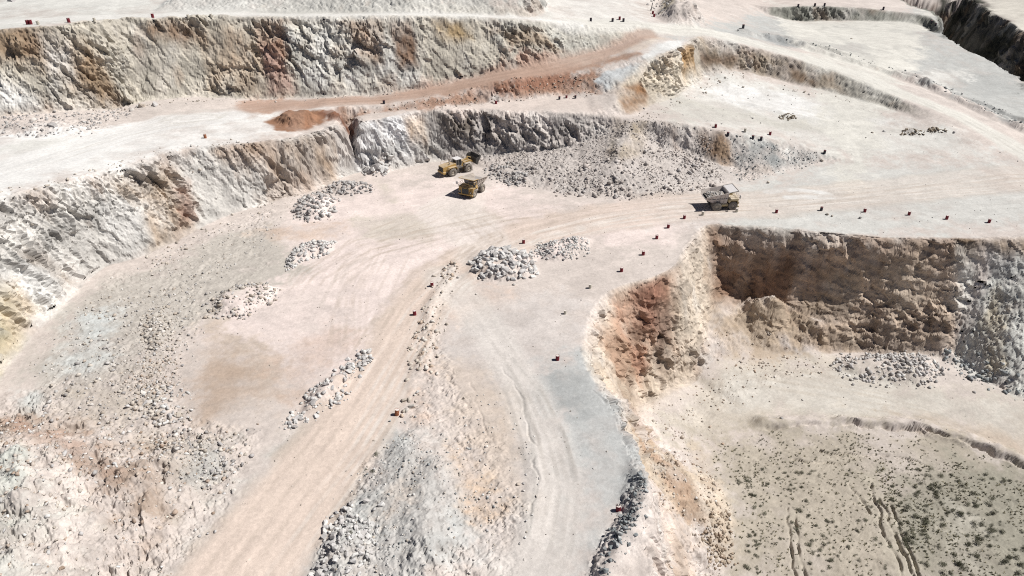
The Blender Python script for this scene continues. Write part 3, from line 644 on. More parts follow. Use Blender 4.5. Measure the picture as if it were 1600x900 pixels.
for k, nm in enumerate(names):
    fq = q[reg == k]
    if not len(fq): continue
    uq, inv = np.unique(fq, return_inverse=True); inv = inv.reshape(-1)
    me = bpy.data.meshes.new(nm); me.vertices.add(len(uq)); me.vertices.foreach_set('co', VP[uq].astype(np.float32).ravel())
    me.loops.add(len(fq)*4); me.loops.foreach_set('vertex_index', inv.astype(np.int32))
    me.polygons.add(len(fq)); me.polygons.foreach_set('loop_start', np.arange(0, len(fq)*4, 4, dtype=np.int32))
    me.update(calc_edges=True)
    me.polygons.foreach_set('use_smooth', np.full(len(fq), nm != 'cliff'))
    ca_ = me.color_attributes.new('tint', 'FLOAT_COLOR', 'POINT'); cc = np.ones((len(uq), 4), np.float32); cc[:,:3] = A[uq]; ca_.data.foreach_set('color', cc.ravel())
    me.materials.append(GMAT)
    if nm != 'cliff': me.normals_split_custom_set_from_vertices(NNf[uq].astype(np.float32).tolist())
    o = bpy.data.objects.new(nm, me); COL.objects.link(o); o['kind'] = 'structure'; o['label'] = LAB[nm]; o['category'] = CAT.get(nm, 'road')
# ------------------------------------------------------------------ shared helpers for things
def simple_mat(name, c, rough=.6, metal=0, var=.12, sc=3., spec=.3, dust=None, dustk=.0):
    m, nt, b = node_mat(name); N = nt.nodes; Lk = nt.links
    tc = N.new('ShaderNodeTexCoord'); n = N.new('ShaderNodeTexNoise'); n.inputs['Scale'].default_value = sc; n.inputs['Detail'].default_value = 5; n.inputs['Roughness'].default_value = .65; Lk.new(tc.outputs['Object'], n.inputs['Vector'])
    r = N.new('ShaderNodeValToRGB'); c = np.array(c, float); r.color_ramp.elements[0].position = .3; r.color_ramp.elements[1].position = .7
    r.color_ramp.elements[0].color = (*np.clip(c*(1-var), 0, 1), 1); r.color_ramp.elements[1].color = (*np.clip(c*(1+var), 0, 1), 1); Lk.new(n.outputs['Fac'], r.inputs[0]); out = r.outputs[0]
    if dust is not None:                  # pale dust lies on what faces up
        g = N.new('ShaderNodeNewGeometry'); sx = N.new('ShaderNodeSeparateXYZ'); Lk.new(g.outputs['Normal'], sx.inputs[0])
        mr = N.new('ShaderNodeMapRange'); mr.inputs[1].default_value = .2; mr.inputs[2].default_value = .95; mr.inputs[3].default_value = .12; mr.inputs[4].default_value = dustk; Lk.new(sx.outputs['Z'], mr.inputs[0])
        mu = N.new('ShaderNodeMath'); mu.operation = 'MULTIPLY'; Lk.new(mr.outputs[0], mu.inputs[0]); 
        m2 = N.new('ShaderNodeMapRange'); m2.inputs[1].default_value = .25; m2.inputs[2].default_value = .6; m2.inputs[3].default_value = .5; Lk.new(n.outputs['Fac'], m2.inputs[0]); Lk.new(m2.outputs[0], mu.inputs[1])
        mx = N.new('ShaderNodeMix'); mx.data_type = 'RGBA'; Lk.new(mu.outputs[0], mx.inputs[0]); Lk.new(out, mx.inputs[6]); mx.inputs[7].default_value = (*dust, 1); out = mx.outputs[2]
    Lk.new(out, b.inputs['Base Color']); b.inputs['Roughness'].default_value = rough; b.inputs['Metallic'].default_value = metal; b.inputs['Specular IOR Level'].default_value = spec
    return m
def mesh_obj(name, vs, fs, mats, parent=None, smooth=False, midx=None):
    me = bpy.data.meshes.new(name); me.from_pydata([tuple(map(float, v)) for v in vs], [], fs); me.update()
    for m in (mats if isinstance(mats, (list, tuple)) else [mats]): me.materials.append(m)
    if midx is not None: me.polygons.foreach_set('material_index', np.asarray(midx, np.int32))
    if smooth: me.polygons.foreach_set('use_smooth', np.ones(len(me.polygons), bool))
    o = bpy.data.objects.new(name, me); COL.objects.link(o)
    if parent: o.parent = parent
    return o
def tag(o, label=None, cat=None, group=None, kind=None):
    for k, v in (('label', label), ('category', cat), ('group', group), ('kind', kind)):
        if v: o[k] = v
    return o
def bulk_mesh(name, vs, tris, tint, mat):
    me = bpy.data.meshes.new(name); me.vertices.add(len(vs)); me.vertices.foreach_set('co', vs.astype(np.float32).ravel())
    me.loops.add(tris.size); me.loops.foreach_set('vertex_index', tris.astype(np.int32).ravel()); me.polygons.add(len(tris)); me.polygons.foreach_set('loop_start', np.arange(0, tris.size, 3, dtype=np.int32)); me.update(calc_edges=True)
    ca = me.color_attributes.new('tint', 'FLOAT_COLOR', 'POINT'); c4 = np.ones((len(vs), 4), np.float32); c4[:,:3] = tint; ca.data.foreach_set('color', c4.ravel())
    me.materials.append(mat); o = bpy.data.objects.new(name, me); COL.objects.link(o); return o
# ------------------------------------------------------------------ broken rock
def hull_rock(n, seed):
    r = random.Random(seed); bm = bmesh.new()
    for i in range(n):
        v = Vector((r.gauss(0, 1), r.gauss(0, 1), r.gauss(0, 1))).normalized()*r.uniform(.78, 1.08)
        v = Vector((max(-.8, min(.8, v.x)), max(-.74, min(.74, v.y)), max(-.66, min(.66, v.z)))); bm.verts.new(v*.55)
    res = bmesh.ops.convex_hull(bm, input=bm.verts); bmesh.ops.delete(bm, geom=[g for g in res['geom_interior'] if isinstance(g, bmesh.types.BMVert)], context='VERTS')
    bmesh.ops.triangulate(bm, faces=bm.faces); bm.verts.index_update()
    vs = np.array([v.co[:] for v in bm.verts]); fs = np.array([[v.index for v in f.verts] for f in bm.faces]); bm.free(); return vs, fs
BIG = [hull_rock(n, 50+i) for i, n in enumerate((13, 16, 12, 18, 14, 15, 11, 17, 13, 16))]; SMALL = [hull_rock(n, 90+i) for i, n in enumerate((8, 9, 10, 9, 8, 10))]
def rock_mat(name, from_object):
    m, nt, b = node_mat(name); N = nt.nodes; Lk = nt.links
    if from_object: a = N.new('ShaderNodeObjectInfo'); src = a.outputs['Color']
    else: a = N.new('ShaderNodeAttribute'); a.attribute_name = 'tint'; src = a.outputs['Color']
    g = N.new('ShaderNodeNewGeometry'); n = N.new('ShaderNodeTexNoise'); n.inputs['Scale'].default_value = 2.2; n.inputs['Detail'].default_value = 5; Lk.new(g.outputs['Position'], n.inputs['Vector'])
    r = N.new('ShaderNodeMapRange'); r.inputs[1].default_value = .3; r.inputs[2].default_value = .7; r.inputs[3].default_value = .82; r.inputs[4].default_value = 1.12; Lk.new(n.outputs['Fac'], r.inputs[0])
    v = N.new('ShaderNodeVectorMath'); v.operation = 'SCALE'; Lk.new(src, v.inputs[0]); Lk.new(r.outputs[0], v.inputs['Scale']); Lk.new(v.outputs[0], b.inputs['Base Color'])
    b.inputs['Roughness'].default_value = .93; b.inputs['Specular IOR Level'].default_value = .1; return m
BOULDER_MAT = rock_mat('boulder_rock', True); RUBBLE_MAT = rock_mat('rubble_rock', False)
WHITE = [(234,232,230),(224,221,220),(242,240,237),(212,208,206)]; GREY = [(208,204,202),(196,192,191),(220,217,214),(184,180,178)]; TAN = [(216,206,194),(228,220,210),(204,192,180),(236,230,224)]; RUST = [(204,184,168),(214,198,184),(190,168,150),(222,210,200)]; BLUE = [(178,182,184),(160,166,168),(196,198,198),(146,150,152)]; LIGHTTAN = [(226,216,204),(236,230,222),(210,200,188),(216,196,178)]
CL = []
def cluster(label, group, px, n, a, b, pal, pw=2.0, edge=1.5): CL.append((label, group, P(*px), n, a, b, pal, pw, edge))
cluster('large grey boulder in the loose pile beside the haul road bend','boulders in the pile at the road bend',(735,428,747,404,792,393,838,404,840,428,800,439,760,438),260,.5,1.75,WHITE,1.5)
cluster('grey rock in the low finer pile next to the boulder pile','rocks of the finer pile beside the boulders',(826,404,842,386,880,373,920,378,916,396,880,408),520,.28,.8,WHITE,1.7)
cluster('grey rock in the crescent heap on the left floor','rocks of the crescent heap',(446,410,460,390,490,377,522,382,515,394,470,408,452,424),260,.35,1.1,WHITE,1.7)
cluster('brownish grey rock in the wide heap on the left floor','rocks of the wide brownish heap',(322,472,340,455,400,441,450,446,430,470,380,499,330,498),600,.22,1.0,[*TAN,*GREY],2.1)
cluster('grey rock in the heap below the left wall','rocks of the heap below the left wall',(452,335,470,308,500,300,530,312,520,342,480,348),330,.35,1.3,GREY,1.8)
cluster('grey rock in the thin heap at the wall foot','rocks of the thin heap at the wall foot',(503,302,525,285,578,289,580,300,540,306),150,.5,1.3,GREY,1.7)
cluster('pale block in the small fall behind the loader','blocks of the fall left of the loader',(565,270,590,245,614,243,617,266,590,277),60,.5,2.4,WHITE,2)
cluster('grey rock in the muck pile at the loader bucket','rocks of the muck pile by the bucket',(755,266,772,254,805,262,845,287,800,292,768,278),420,.25,1.2,GREY,2)
RS = (740,246,830,236,900,228,940,190,1060,195,1110,215,1150,270,1100,298,1000,312,870,301,800,284)
PINKG = [(222,212,206),(208,198,192),(230,222,217),(200,192,186),(216,210,207)]
cluster('grey rock on the long rubble slope behind the pit floor','rocks on the long rubble slope',RS,9000,.1,.6,PINKG,2.6)
cluster('grey rock on the long rubble slope behind the pit floor','rocks on the long rubble slope',(770,268,830,262,900,262,960,240,1060,230,1130,262,1110,296,1000,314,870,304,800,288),520,.45,1.5,PINKG,2.6)
cluster(None,None,(1100,200,1290,242,1270,256,1160,284,1130,240),1100,.15,.55,BLUE,2.5)
cluster('white rock in the windrow left of the haul road','rocks of the windrow left of the haul road',(470,640,480,613,520,588,555,563,575,546,582,560,552,592,547,614,500,648,440,672,436,665),480,.25,1.15,WHITE,1.9)
cluster('pale rock along the low windrow right of the haul road','rocks of the windrow right of the haul road',(642,545,648,500,663,460,700,412,722,408,716,440,692,482,684,545,690,600,640,655,628,650),330,.25,1.0,LIGHTTAN,2.2)
cluster('pale rock in the scattered strip on the left floor','rocks of the scattered strip on the left floor',(200,632,230,598,275,598,303,655,250,665),420,.2,1.05,[*TAN,*WHITE],2.2)
cluster('pale rock in the scattered strip on the left floor','rocks of the scattered strip on the left floor',(222,545,228,488,262,478,276,520,264,564),420,.15,.8,TAN,2.4)
cluster('pale rock in the scattered strip on the left floor','rocks of the scattered strip on the left floor',(180,600,230,560,275,560,280,600,230,620),420,.14,.6,[*RUST,*TAN],2.5)
cluster('pale rock on the broken hump at the lower left','rocks on the broken hump',(-60,690,0,645,120,645,240,675,300,668,395,685,380,745,330,785,300,840,235,905,180,960,-60,960),5200,.07,.75,[*TAN,*RUST,*WHITE],4.2,4)
cluster('pale rock on the broken hump at the lower left','rocks on the broken hump',(260,690,330,668,400,690,385,740,330,770,280,740),700,.12,.8,[*GREY,*TAN],2.8,3)
cluster('grey block spilled beside the bottom of the haul road','blocks beside the bottom of the haul road',(478,920,495,865,528,798,565,785,590,835,578,900,540,925),560,.15,1.0,WHITE,2.2,2)
cluster(None,None,(500,960,540,780,600,690,660,650,730,700,770,760,780,840,740,960),2600,.06,.45,[*WHITE,*BLUE,*TAN],3,3)
cluster(None,None,(690,640,730,600,800,660,840,720,830,830,770,860,760,740),420,.08,.5,[*TAN,*WHITE],3,3)
cluster('pale rock in the wide heap under the shaded pit wall','rocks of the heap under the pit wall',(1298,572,1320,554,1400,551,1462,556,1472,590,1440,608,1380,602,1330,592),1000,.28,1.2,[*WHITE,*GREY],2)
cluster('grey rock at the foot of the talus in the lower pit','rocks at the foot of the lower talus',(1462,575,1480,545,1530,560,1620,600,1700,640,1700,680,1600,628,1530,600),420,.3,1.3,BLUE,2)
cluster(None,None,(1480,550,1530,440,1600,440,1700,440,1700,640,1600,610),1500,.1,.5,[*WHITE,*GREY],3,2)
cluster(None,None,(1010,640,1090,605,1130,520,1200,505,1300,568,1200,600,1120,650,1110,690,1050,690),1100,.1,.65,[*TAN,*RUST],3,3)
cluster('dark grey rock along the berm at the cliff edge','rocks of the berm at the cliff edge',(930,910,945,880,968,838,986,800,999,764,1010,766,1006,795,984,838,960,882,948,915),700,.12,.75,BLUE,2.2)
cluster(None,None,(1010,690,1080,700,1140,800,1130,900,1060,960,1040,860,1020,780),1600,.08,.7,[*TAN,*RUST],3.2,2)
cluster('small brown rock on the slope above the scrub','rocks on the slope above the scrub',(1095,830,1120,790,1140,810,1140,880,1110,890),200,.25,.85,[(176,158,140),(196,180,162)],1.8)
cluster('grey rock scattered at the foot of the tall left wall','rocks at the foot of the tall left wall',(-40,216,0,180,90,178,190,172,230,160,170,195,160,210,60,214),900,.2,.9,GREY,2.6,2)
cluster(None,None,(520,178,620,164,700,150,770,136,850,124,930,112,930,148,850,151,700,166,600,176,540,184),620,.2,.8,RUST,2.6)
cluster(None,None,(0,300,180,255,312,225,420,222,400,232,312,240,182,275,0,322),260,.2,.8,TAN,2.6,3)
cluster(None,None,(100,500,240,400,330,350,440,312,520,285,500,300,340,370,260,420,160,520,60,620),420,.15,.8,TAN,2.8,3)
cluster(None,None,(30,640,90,500,200,420,330,360,440,320,430,390,300,470,280,660),2600,.08,.55,[*TAN,*WHITE],3.4,3)
cluster(None,None,(60,660,110,560,200,470,300,430,330,480,280,560,300,660),800,.15,.8,[*TAN,*GREY],3,3)
cluster(None,None,(-20,180,180,168,400,152,640,139,640,146,400,160,180,176),260,.25,.8,TAN,2.5)
cluster(None,None,(980,184,1010,176,1100,130,1130,106,1330,154,1330,160,1140,116,1020,190),260,.25,.9,TAN,2.5)
cluster('dark grey rock on the banks flanking the slanting upper road','rocks along the slanting upper road',(1150,50,1300,84,1440,132,1620,215,1620,205,1450,125,1300,76,1160,46),240,.3,1.0,BLUE,2.2)
cluster(None,None,(1410,110,1620,190,1620,206,1450,140),260,.2,.9,[*WHITE,*BLUE],2.4)
for a in ((1215,187,1225,177,1240,179,1248,187),(1405,211,1420,202,1447,206,1442,212),(1450,207,1462,199,1478,203,1474,208)): cluster('small brown grey rock in the low heaps on the right bench','rocks in the low heaps on the right bench',a,70,.3,.9,[(150,138,122),(170,158,142)],1.6,1)
cluster(None,None,(1010,14,1022,28,1060,34,1092,12,1080,0,1020,0),160,.4,1.6,GREY,2)
cluster(None,None,(-100,960,300,420,620,270,900,320,1250,300,1600,280,1600,365,1110,350,920,520,1000,760,1030,960),1600,.05,.3,[(190,182,174),(160,150,142),(214,208,202)],2.5,3)
cluster(None,None,(1090,700,1300,580,1600,650,1600,900,1100,900),320,.07,.4,TAN,2.5,3)
cluster(None,None,(1060,200,1300,240,1600,260,1500,200,1300,160,1120,120),160,.12,.6,GREY,2.5,3)
SINGLE = [(927,732,.5),(948,706,.35),(1221,654,.75),(1042,670,.9),(1066,684,1.0),(1522,613,1.0),(222,167,2.2),(242,165,2.0),(206,173,1.4),(82,197,2.2),(52,189,1.5),(78,195,1.3),(285,571,.6),(460,668,1.0),(452,654,.9),
 (760,699,.7),(683,584,.8),(652,612,.9),(716,434,.9),(803,445,.9),(1344,341,.9),(1300,338,.7),(1292,336,.8),(1254,587,.55),(1203,628,.5),(838,776,.5),(842,747,.45),(810,758,.6),(818,756,.5),(700,892,.6),(1175,185,.9),(1284,252,.9),
 (1363,208,.9),(1382,206,1.2),(1490,208,.9),(75,295,.9),(1161,137,.9),(1330,61,1.2),(1116,610,.5),(1142,605,.4),(1254,625,.5),(1152,597,.35),(1457,340,.4),(1437,347,.4),(1558,347,.5),(908,469,.35),(925,494,.4),(744,460,.5),(1200,286,.8),(1166,272,1.0),(18,2,3.0)]
_l = ray(714.5, 268.5, dem); KEEP = [(_l[0]-2, _l[1]-1.5, 3.5), (_l[0]+2, _l[1]+1.5, 3.5), (_l[0]+4.2, _l[1]+3.2, 2.6), (*ray(743.5, 297.5, dem), 6), (*ray(1120, 323, dem), 6.5)]
rocks = []                                # x, y, size, colour, label, group
for label, group, poly, n, a, b, pal, pw, edge in CL:
    xs = [p[0] for p in poly]; ys = [p[1] for p in poly]; k = 0; bx = RNG.uniform(min(xs), max(xs), n*8); by = RNG.uniform(min(ys), max(ys), n*8); d = sdist(poly, bx, by)
    ok = d+RNG.normal(0, edge, n*8)*.5 > 0; bx, by = bx[ok][:n], by[ok][:n]
    if label is None or n > 300:
        dn = fbm2(bx, by, 5, 3, 601); keep = RNG.random(len(bx)) < .55+1.1*dn+.15; bx, by = bx[keep], by[keep]
    sz = a+(b-a)*RNG.random(len(bx))**pw
    for X_, Y_, s_ in zip(bx, by, sz):
      if not any(math.hypot(X_-mx_, Y_-my_) < mr_ for mx_, my_, mr_ in KEEP): rocks.append((X_, Y_, s_, pal[random.randrange(len(pal))], label, group))
for X_, Y_, s_ in SINGLE:
    q_ = ray(X_, Y_, dem); rocks.append((q_[0], q_[1], s_, random.choice(GREY+TAN), 'lone boulder lying by itself on open ground', 'lone boulders on open ground'))
lab_r = [r for r in rocks if r[4]]; lab_r.sort(key=lambda r: -r[2]/math.dist((r[0], r[1]), (0, -8))); solo = lab_r[:290]; solo_id = {id(r) for r in solo}
solo += [r for r in lab_r[290:] if r[4].startswith('lone')][:0]
bmeshes = []
for i, (v, f) in enumerate(BIG):
    me = bpy.data.meshes.new('boulder'); me.from_pydata([tuple(p) for p in v.tolist()], [], f.tolist()); me.update(); me.materials.append(BOULDER_MAT); bmeshes.append(me)
VV, FF, TT = [], [], []; off = 0
for r in rocks:
    X_, Y_, s_, c_, label, group = r; gz = ground_z(X_, Y_); asp = (random.uniform(.85, 1.3), random.uniform(.75, 1.1), random.uniform(.6, .95)); rot = Euler((random.uniform(-.5, .5), random.uniform(-.5, .5), random.uniform(0, 6.28)))
    al = alb(*c_)*random.uniform(.84, 1.1); zc = gz+s_*random.uniform(.0, .26)
    if id(r) in solo_id:
        o = bpy.data.objects.new('boulder', random.choice(bmeshes)); COL.objects.link(o); o.location = (X_, Y_, zc); o.rotation_euler = rot; o.scale = [s_*q_ for q_ in asp]; o.color = (*al.tolist(), 1); tag(o, label, 'boulder', group)
    else:
        v, f = random.choice(BIG if s_ > .7 else SMALL); M = np.array(rot.to_matrix())@np.diag([s_*q_ for q_ in asp]); VV.append(v@M.T+np.array([X_, Y_, zc])); FF.append(f+off); TT.append(np.tile(al, (len(v), 1))); off += len(v)
o = bulk_mesh('rock_rubble', np.concatenate(VV), np.concatenate(FF), np.concatenate(TT), RUBBLE_MAT); tag(o, 'loose broken rock strewn over heaps, slopes and wall feet', 'rubble', None, 'stuff')

# ------------------------------------------------------------------ scrub
LEAF = simple_mat('scrub_leaf', (.145, .145, .105), .8, 0, .35, 6, .1); DRY = simple_mat('dry_grass', (.30, .27, .18), .9, 0, .25, 4, .05); TWIG = simple_mat('scrub_twig', (.14, .11, .08), .9)
def bush(seed, nleaf=150):
    r = random.Random(seed); vs = []; fs = []; mi = []
    lob = [(r.uniform(-.28, .28), r.uniform(-.28, .28), r.uniform(.18, .36), r.uniform(.22, .36)) for _ in range(5)]
    for i in range(nleaf):
        lx, ly, lz, lr = r.choice(lob); d = Vector((r.gauss(0, 1), r.gauss(0, 1), r.gauss(.25, 1))).normalized()*lr*r.uniform(.5, 1.05); p = Vector((lx, ly, lz))+d; p.z = max(.02, p.z)
        t = Vector((r.gauss(0, 1), r.gauss(0, 1), r.gauss(.4, 1))).normalized(); u_ = t.orthogonal().normalized(); s_ = r.uniform(.045, .09); k = len(vs)
        vs += [p-u_*s_*.5, p+u_*s_*.5, p+t*s_*1.5]; fs.append((k, k+1, k+2)); mi.append(0)
    for i in range(7):
        a = r.uniform(0, 6.28); tip = Vector((math.cos(a)*.35, math.sin(a)*.35, r.uniform(.25, .5))); k = len(vs); s_ = .014; vs += [Vector((s_, 0, -.1)), Vector((-s_, s_, -.1)), Vector((0, -s_, -.1)), tip]; fs += [(k, k+1, k+3), (k+1, k+2, k+3), (k+2, k, k+3)]; mi += [1]*3
    return vs, fs, mi
bushes = []
for i in range(8):
    vs, fs, mi = bush(700+i, 240); me = bpy.data.meshes.new('desert_shrub'); me.from_pydata([tuple(v) for v in vs], [], fs); me.update(); me.materials.append(LEAF); me.materials.append(TWIG); me.polygons.foreach_set('material_index', np.array(mi, np.int32)); bushes.append(me)
SHR = []
def shrubs(px, n, a, b, lab, grp, clump=.6):
    poly = P(*px); xs = [p[0] for p in poly]; ys = [p[1] for p in poly]; bx = RNG.uniform(min(xs), max(xs), n*12); by = RNG.uniform(min(ys), max(ys), n*12); ok = (sdist(poly, bx, by) > 0)&(RNG.random(n*12) < .5+clump*1.6*fbm2(bx, by, 6, 3, 611)); bx, by = bx[ok][:n], by[ok][:n]
    for X_, Y_ in zip(bx, by): SHR.append((X_, Y_, a+(b-a)*random.random()**1.8, lab, grp))
shrubs((1385,735,1500,730,1600,745,1719,780,1719,960,1450,960,1420,880,1395,800), 520, .3, 1.25, 'dark green shrub in the dense scrub right of the eroded tracks', 'shrubs right of the eroded tracks')
shrubs((1150,740,1200,730,1330,735,1370,770,1390,860,1400,960,1160,960,1165,830), 330, .28, 1.0, 'small dark shrub on the sparse ground left of the eroded tracks', 'shrubs left of the eroded tracks', .4)
shrubs((1100,690,1190,675,1340,672,1450,685,1590,730,1500,730,1330,730,1160,735), 130, .2, .6, 'tiny shrub at the upper edge of the scrub terrace', 'shrubs at the upper edge of the terrace', .4)
for px_, py_, s_ in ((588,711,.95),(583,737,.8),(574,734,.5),(546,833,.7),(538,822,.4),(584,689,.4)):
    q_ = ray(px_, py_, dem); SHR.append((*q_, s_, 'small dark shrub on the rubble bank right of the haul road', 'shrubs on the rubble bank'))
SHR.sort(key=lambda r: -r[2]/math.dist((r[0], r[1]), (0, -8))); VV, FF, MI = [], [], []; off = 0
sv = [bush(760+i, 110) for i in range(5)]
for i, (X_, Y_, s_, lab, grp) in enumerate(SHR):
    gz = ground_z(X_, Y_); rz = random.uniform(0, 6.28)
    if i < 292:
        o = bpy.data.objects.new('desert_shrub', random.choice(bushes)); COL.objects.link(o); o.location = (X_, Y_, gz-.04); o.rotation_euler = (0, 0, rz); o.scale = (s_*random.uniform(1, 1.3), s_, s_*random.uniform(.75, 1)); tag(o, lab, 'shrub', grp)
    else:
        vs, fs, mi = random.choice(sv); M = np.array(Euler((0, 0, rz)).to_matrix())*s_; v = np.array([p[:] for p in vs])@M.T+np.array([X_, Y_, gz-.04]); VV.append(v); FF += [tuple(k+off for k in f) for f in fs]; MI += mi; off += len(v)
# grass tufts and the smallest plants as one cover
for px, n in (((1370,725,1500,725,1719,790,1719,960,1440,960,1400,860), 1500), ((1110,700,1190,675,1450,680,1600,735,1400,735,1380,850,1400,960,1140,960), 1100)):
    poly = P(*px); xs = [p[0] for p in poly]; ys = [p[1] for p in poly]; bx = RNG.uniform(min(xs), max(xs), n*6); by = RNG.uniform(min(ys), max(ys), n*6); ok = (sdist(poly, bx, by) > 0)&(RNG.random(n*6) < .45+.9*fbm2(bx, by, 5, 3, 617)); bx, by = bx[ok][:n], by[ok][:n]
    for X_, Y_ in zip(bx, by):
        gz = ground_z(X_, Y_); s_ = random.uniform(.12, .32); base = []
        for k in range(7):
            a = random.uniform(0, 6.28); r_ = s_*random.uniform(.3, 1); p = np.array([X_+random.uniform(-.1, .1), Y_+random.uniform(-.1, .1), gz-.02]); t = p+np.array([math.cos(a)*r_, math.sin(a)*r_, s_*random.uniform(.6, 1.2)]); w_ = np.array([-math.sin(a), math.cos(a), 0])*s_*.28
            VV.append(np.array([p-w_, p+w_, t])); FF.append((off, off+1, off+2)); MI.append(2 if random.random() < .45 else 0); off += 3
o = mesh_obj('scrub_cover', np.concatenate(VV), FF, [LEAF, TWIG, DRY], None, False, MI); tag(o, 'low dry tufts and tiny plants covering the lower terrace', 'scrub', None, 'stuff')
# ------------------------------------------------------------------ marker drums
PALE_DUST = (.55, .52, .48)
DRUM = {'red': simple_mat('drum_red', (.16, .012, .022), .5, 0, .3, 4), 'rust': simple_mat('drum_rust', (.32, .13, .07), .85, 0, .4, 5), 'pale': simple_mat('drum_pale', (.50, .47, .40), .8, 0, .25, 4), 'dark': simple_mat('drum_dark', (.03, .028, .04), .5, 0, .3, 4)}
LID = simple_mat('drum_lid_dust', (.60, .55, .52), .9, 0, .2, 6); LIDD = simple_mat('drum_lid_bare', (.20, .07, .07), .7, 0, .3, 6)
def lathe(prof, n=20):
    vs = []; fs = []
    for r, h in prof:
        for i in range(n): vs.append((r*math.cos(2*math.pi*i/n), r*math.sin(2*math.pi*i/n), h))
    for k in range(len(prof)-1):
        for i in range(n): fs.append((k*n+i, k*n+(i+1) % n, (k+1)*n+(i+1) % n, (k+1)*n+i))
    return vs, fs
def drum_parts(root, kind):
    R = .31; H = .94
    v, f = lathe([(0.01, .0), (R*.98, .0), (R*1.03, .015), (R*1.03, .035), (R, .05), (R, .29), (R*1.05, .305), (R*1.05, .325), (R, .34), (R, .60), (R*1.05, .615), (R*1.05, .635), (R, .65), (R, H-.05), (R*1.03, H-.035), (R*1.03, H-.005), (R*.98, H), (R*.95, H-.03)])
    mesh_obj('drum_shell', v, f, DRUM[kind], root, True)
    v, f = lathe([(R*.955, H-.03), (R*.5, H-.024), (.01, H-.02)]); mesh_obj('drum_lid', v, f, LID if kind != 'dark' else LIDD, root, True)
    v, f = lathe([(.001, H+.012), (.04, H+.012), (.045, H-.025)], 10); v = [(a+.17, b, c) for a, b, c in v]; mesh_obj('bung', v, [t[::-1] for t in f], DRUM[kind], root, True)
protos = {}
def drum(px, py, kind, label, group=None, s=1.0, tilt=0, world=None):
    X_, Y_ = world if world else ray(px, py, dem); r = bpy.data.objects.new('marker_drum', None); COL.objects.link(r); r.empty_display_size = .3
    if kind not in protos: drum_parts(r, kind); protos[kind] = r
    else:
        for c in protos[kind].children: d = c.copy(); COL.objects.link(d); d.parent = r
    r.location = (X_, Y_, ground_z(X_, Y_)-.02); r.scale = (s, s, s); r.rotation_euler = (tilt, tilt*.6, random.uniform(0, 6.28)); tag(r, label, 'drum', group); return r
g1 = 'drums lining the pit edge on the right'; g2 = 'drums along the headland edge'; g3 = 'drums beside the haul road'; g4 = 'drums on the highest bench'; g5 = 'drums on the right bench'; g6 = 'drums at the head of the upper road'; g7 = 'drums on the middle bench'; g8 = 'posts along the far basin wall'
drum(871,562,'red','red drum with dusty white top alone at the headland edge, between two light tracks',g2)
dn = drum(966,797,'red','red drum carrying two stones beside the grey berm at the bottom',g2)
drum(971,424,'red','red drum nearest the camera of four in the row leading up to the pit corner',g2)
drum(1005,398,'red','second red drum from the bottom of the row leading to the pit corner',g2)
drum(1026,373,'red','third red drum from the bottom of the row leading to the pit corner',g2)
drum(1044,356,'red','red drum just left of the pit corner, fourth in its row',g2)
drum(1069,342,'red','red drum standing closest to the grey drum beside the loaded truck',g2)
drum(922,450,'pale','small pale drum by the pit edge below the row of red drums',g2,.9)
drum(883,490,'pale','short pale drum left of the rust coloured headland cliff',g2,.8)
drum(1098,336,'pale','pale grey drum below the rear wheel of the loaded truck',g1)
drum(1151,331,'pale','pale grey drum below the front wheel of the loaded truck',g1)
drum(1213,332,'red','red drum first right of the loaded truck on the pit edge',g1)
drum(1283,329,'dark','black drum in the row of red ones on the right pit edge',g1)
drum(1351,331,'red','red drum just above a grey green boulder on the right pit edge',g1)
drum(1420,336,'red','red drum third from the right frame edge in the right row',g1)
drum(1479,342,'red','red drum second from the right frame edge in the right row',g1)
drum(1545,348,'red','red drum furthest right in the right row, darker than its neighbours',g1)
drum(818,380,'red','red drum above the finer grey rock pile beside the haul road',g3)
drum(675,447,'red','red drum at the top end of the windrow right of the haul road',g3)
drum(648,492,'red','dark red drum halfway down the haul road beside a small reddish mound',g3)
drum(620,648,'rust','dented rusty orange drum beside the lower haul road',g3,1.05,.12)
drum(321,216,'rust','rusty brown drum alone on the white left bench',None,1.05)
q_ = ray(43.5, 38, dem); drum(0,0,'red','left one of two red drums standing together on the highest bench',g4,1.2,0,q_); drum(0,0,'red','right one of two red drums standing together on the highest bench',g4,1.2,0,(q_[0]+.78,q_[1]+.05))
drum(60,38.5,'pale','pale tilted drum just right of the paired red drums',g4,1.1,.15)
drum(108,35.5,'red','single red drum between two pale drums on the highest bench',g4,1.2)
drum(148,33.5,'pale','thin pale drum right of the single red drum on the highest bench',g4,1.05)
drum(239,28,'red','dark red drum nearest the rocky crest of the highest bench',g4,1.15)
drum(294,27.5,'pale','left one of two small pale drums on the crest above the left wall',g4)
drum(330,26.5,'pale','right one of two small pale drums on the crest above the left wall',g4)
for px_, py_, k_, t_ in ((923,33.5,'dark','leftmost small dark drum on the top road verge'),(957,34,'dark','dark drum left of the low heap of stones on the top road verge'),(968,31,'red','red drum on the heap of stones at the top road verge'),(974,34,'dark','dark drum right of the heap of stones on the top road verge')): drum(px_,py_,k_,t_,g6,1.1)
drum(1020,22,'red','red drum left of its twin below the pale outcrop',g6,1.1); drum(1022,26,'red','red drum nearer the road below the pale outcrop',g6,1.1)
drum(600,162,'dark','dark drum on the outer edge of the red ramp',g7); drum(775,162,'red','red drum lying low under the red earth bank',g7)
drum(874,155,'dark','leftmost of three dark drums on the pinkish middle bench',g7,.9); drum(885,153,'red','middle one of three small drums on the pinkish middle bench',g7,.9); drum(899,153.5,'dark','rightmost of three dark drums on the pinkish middle bench',g7,.9)
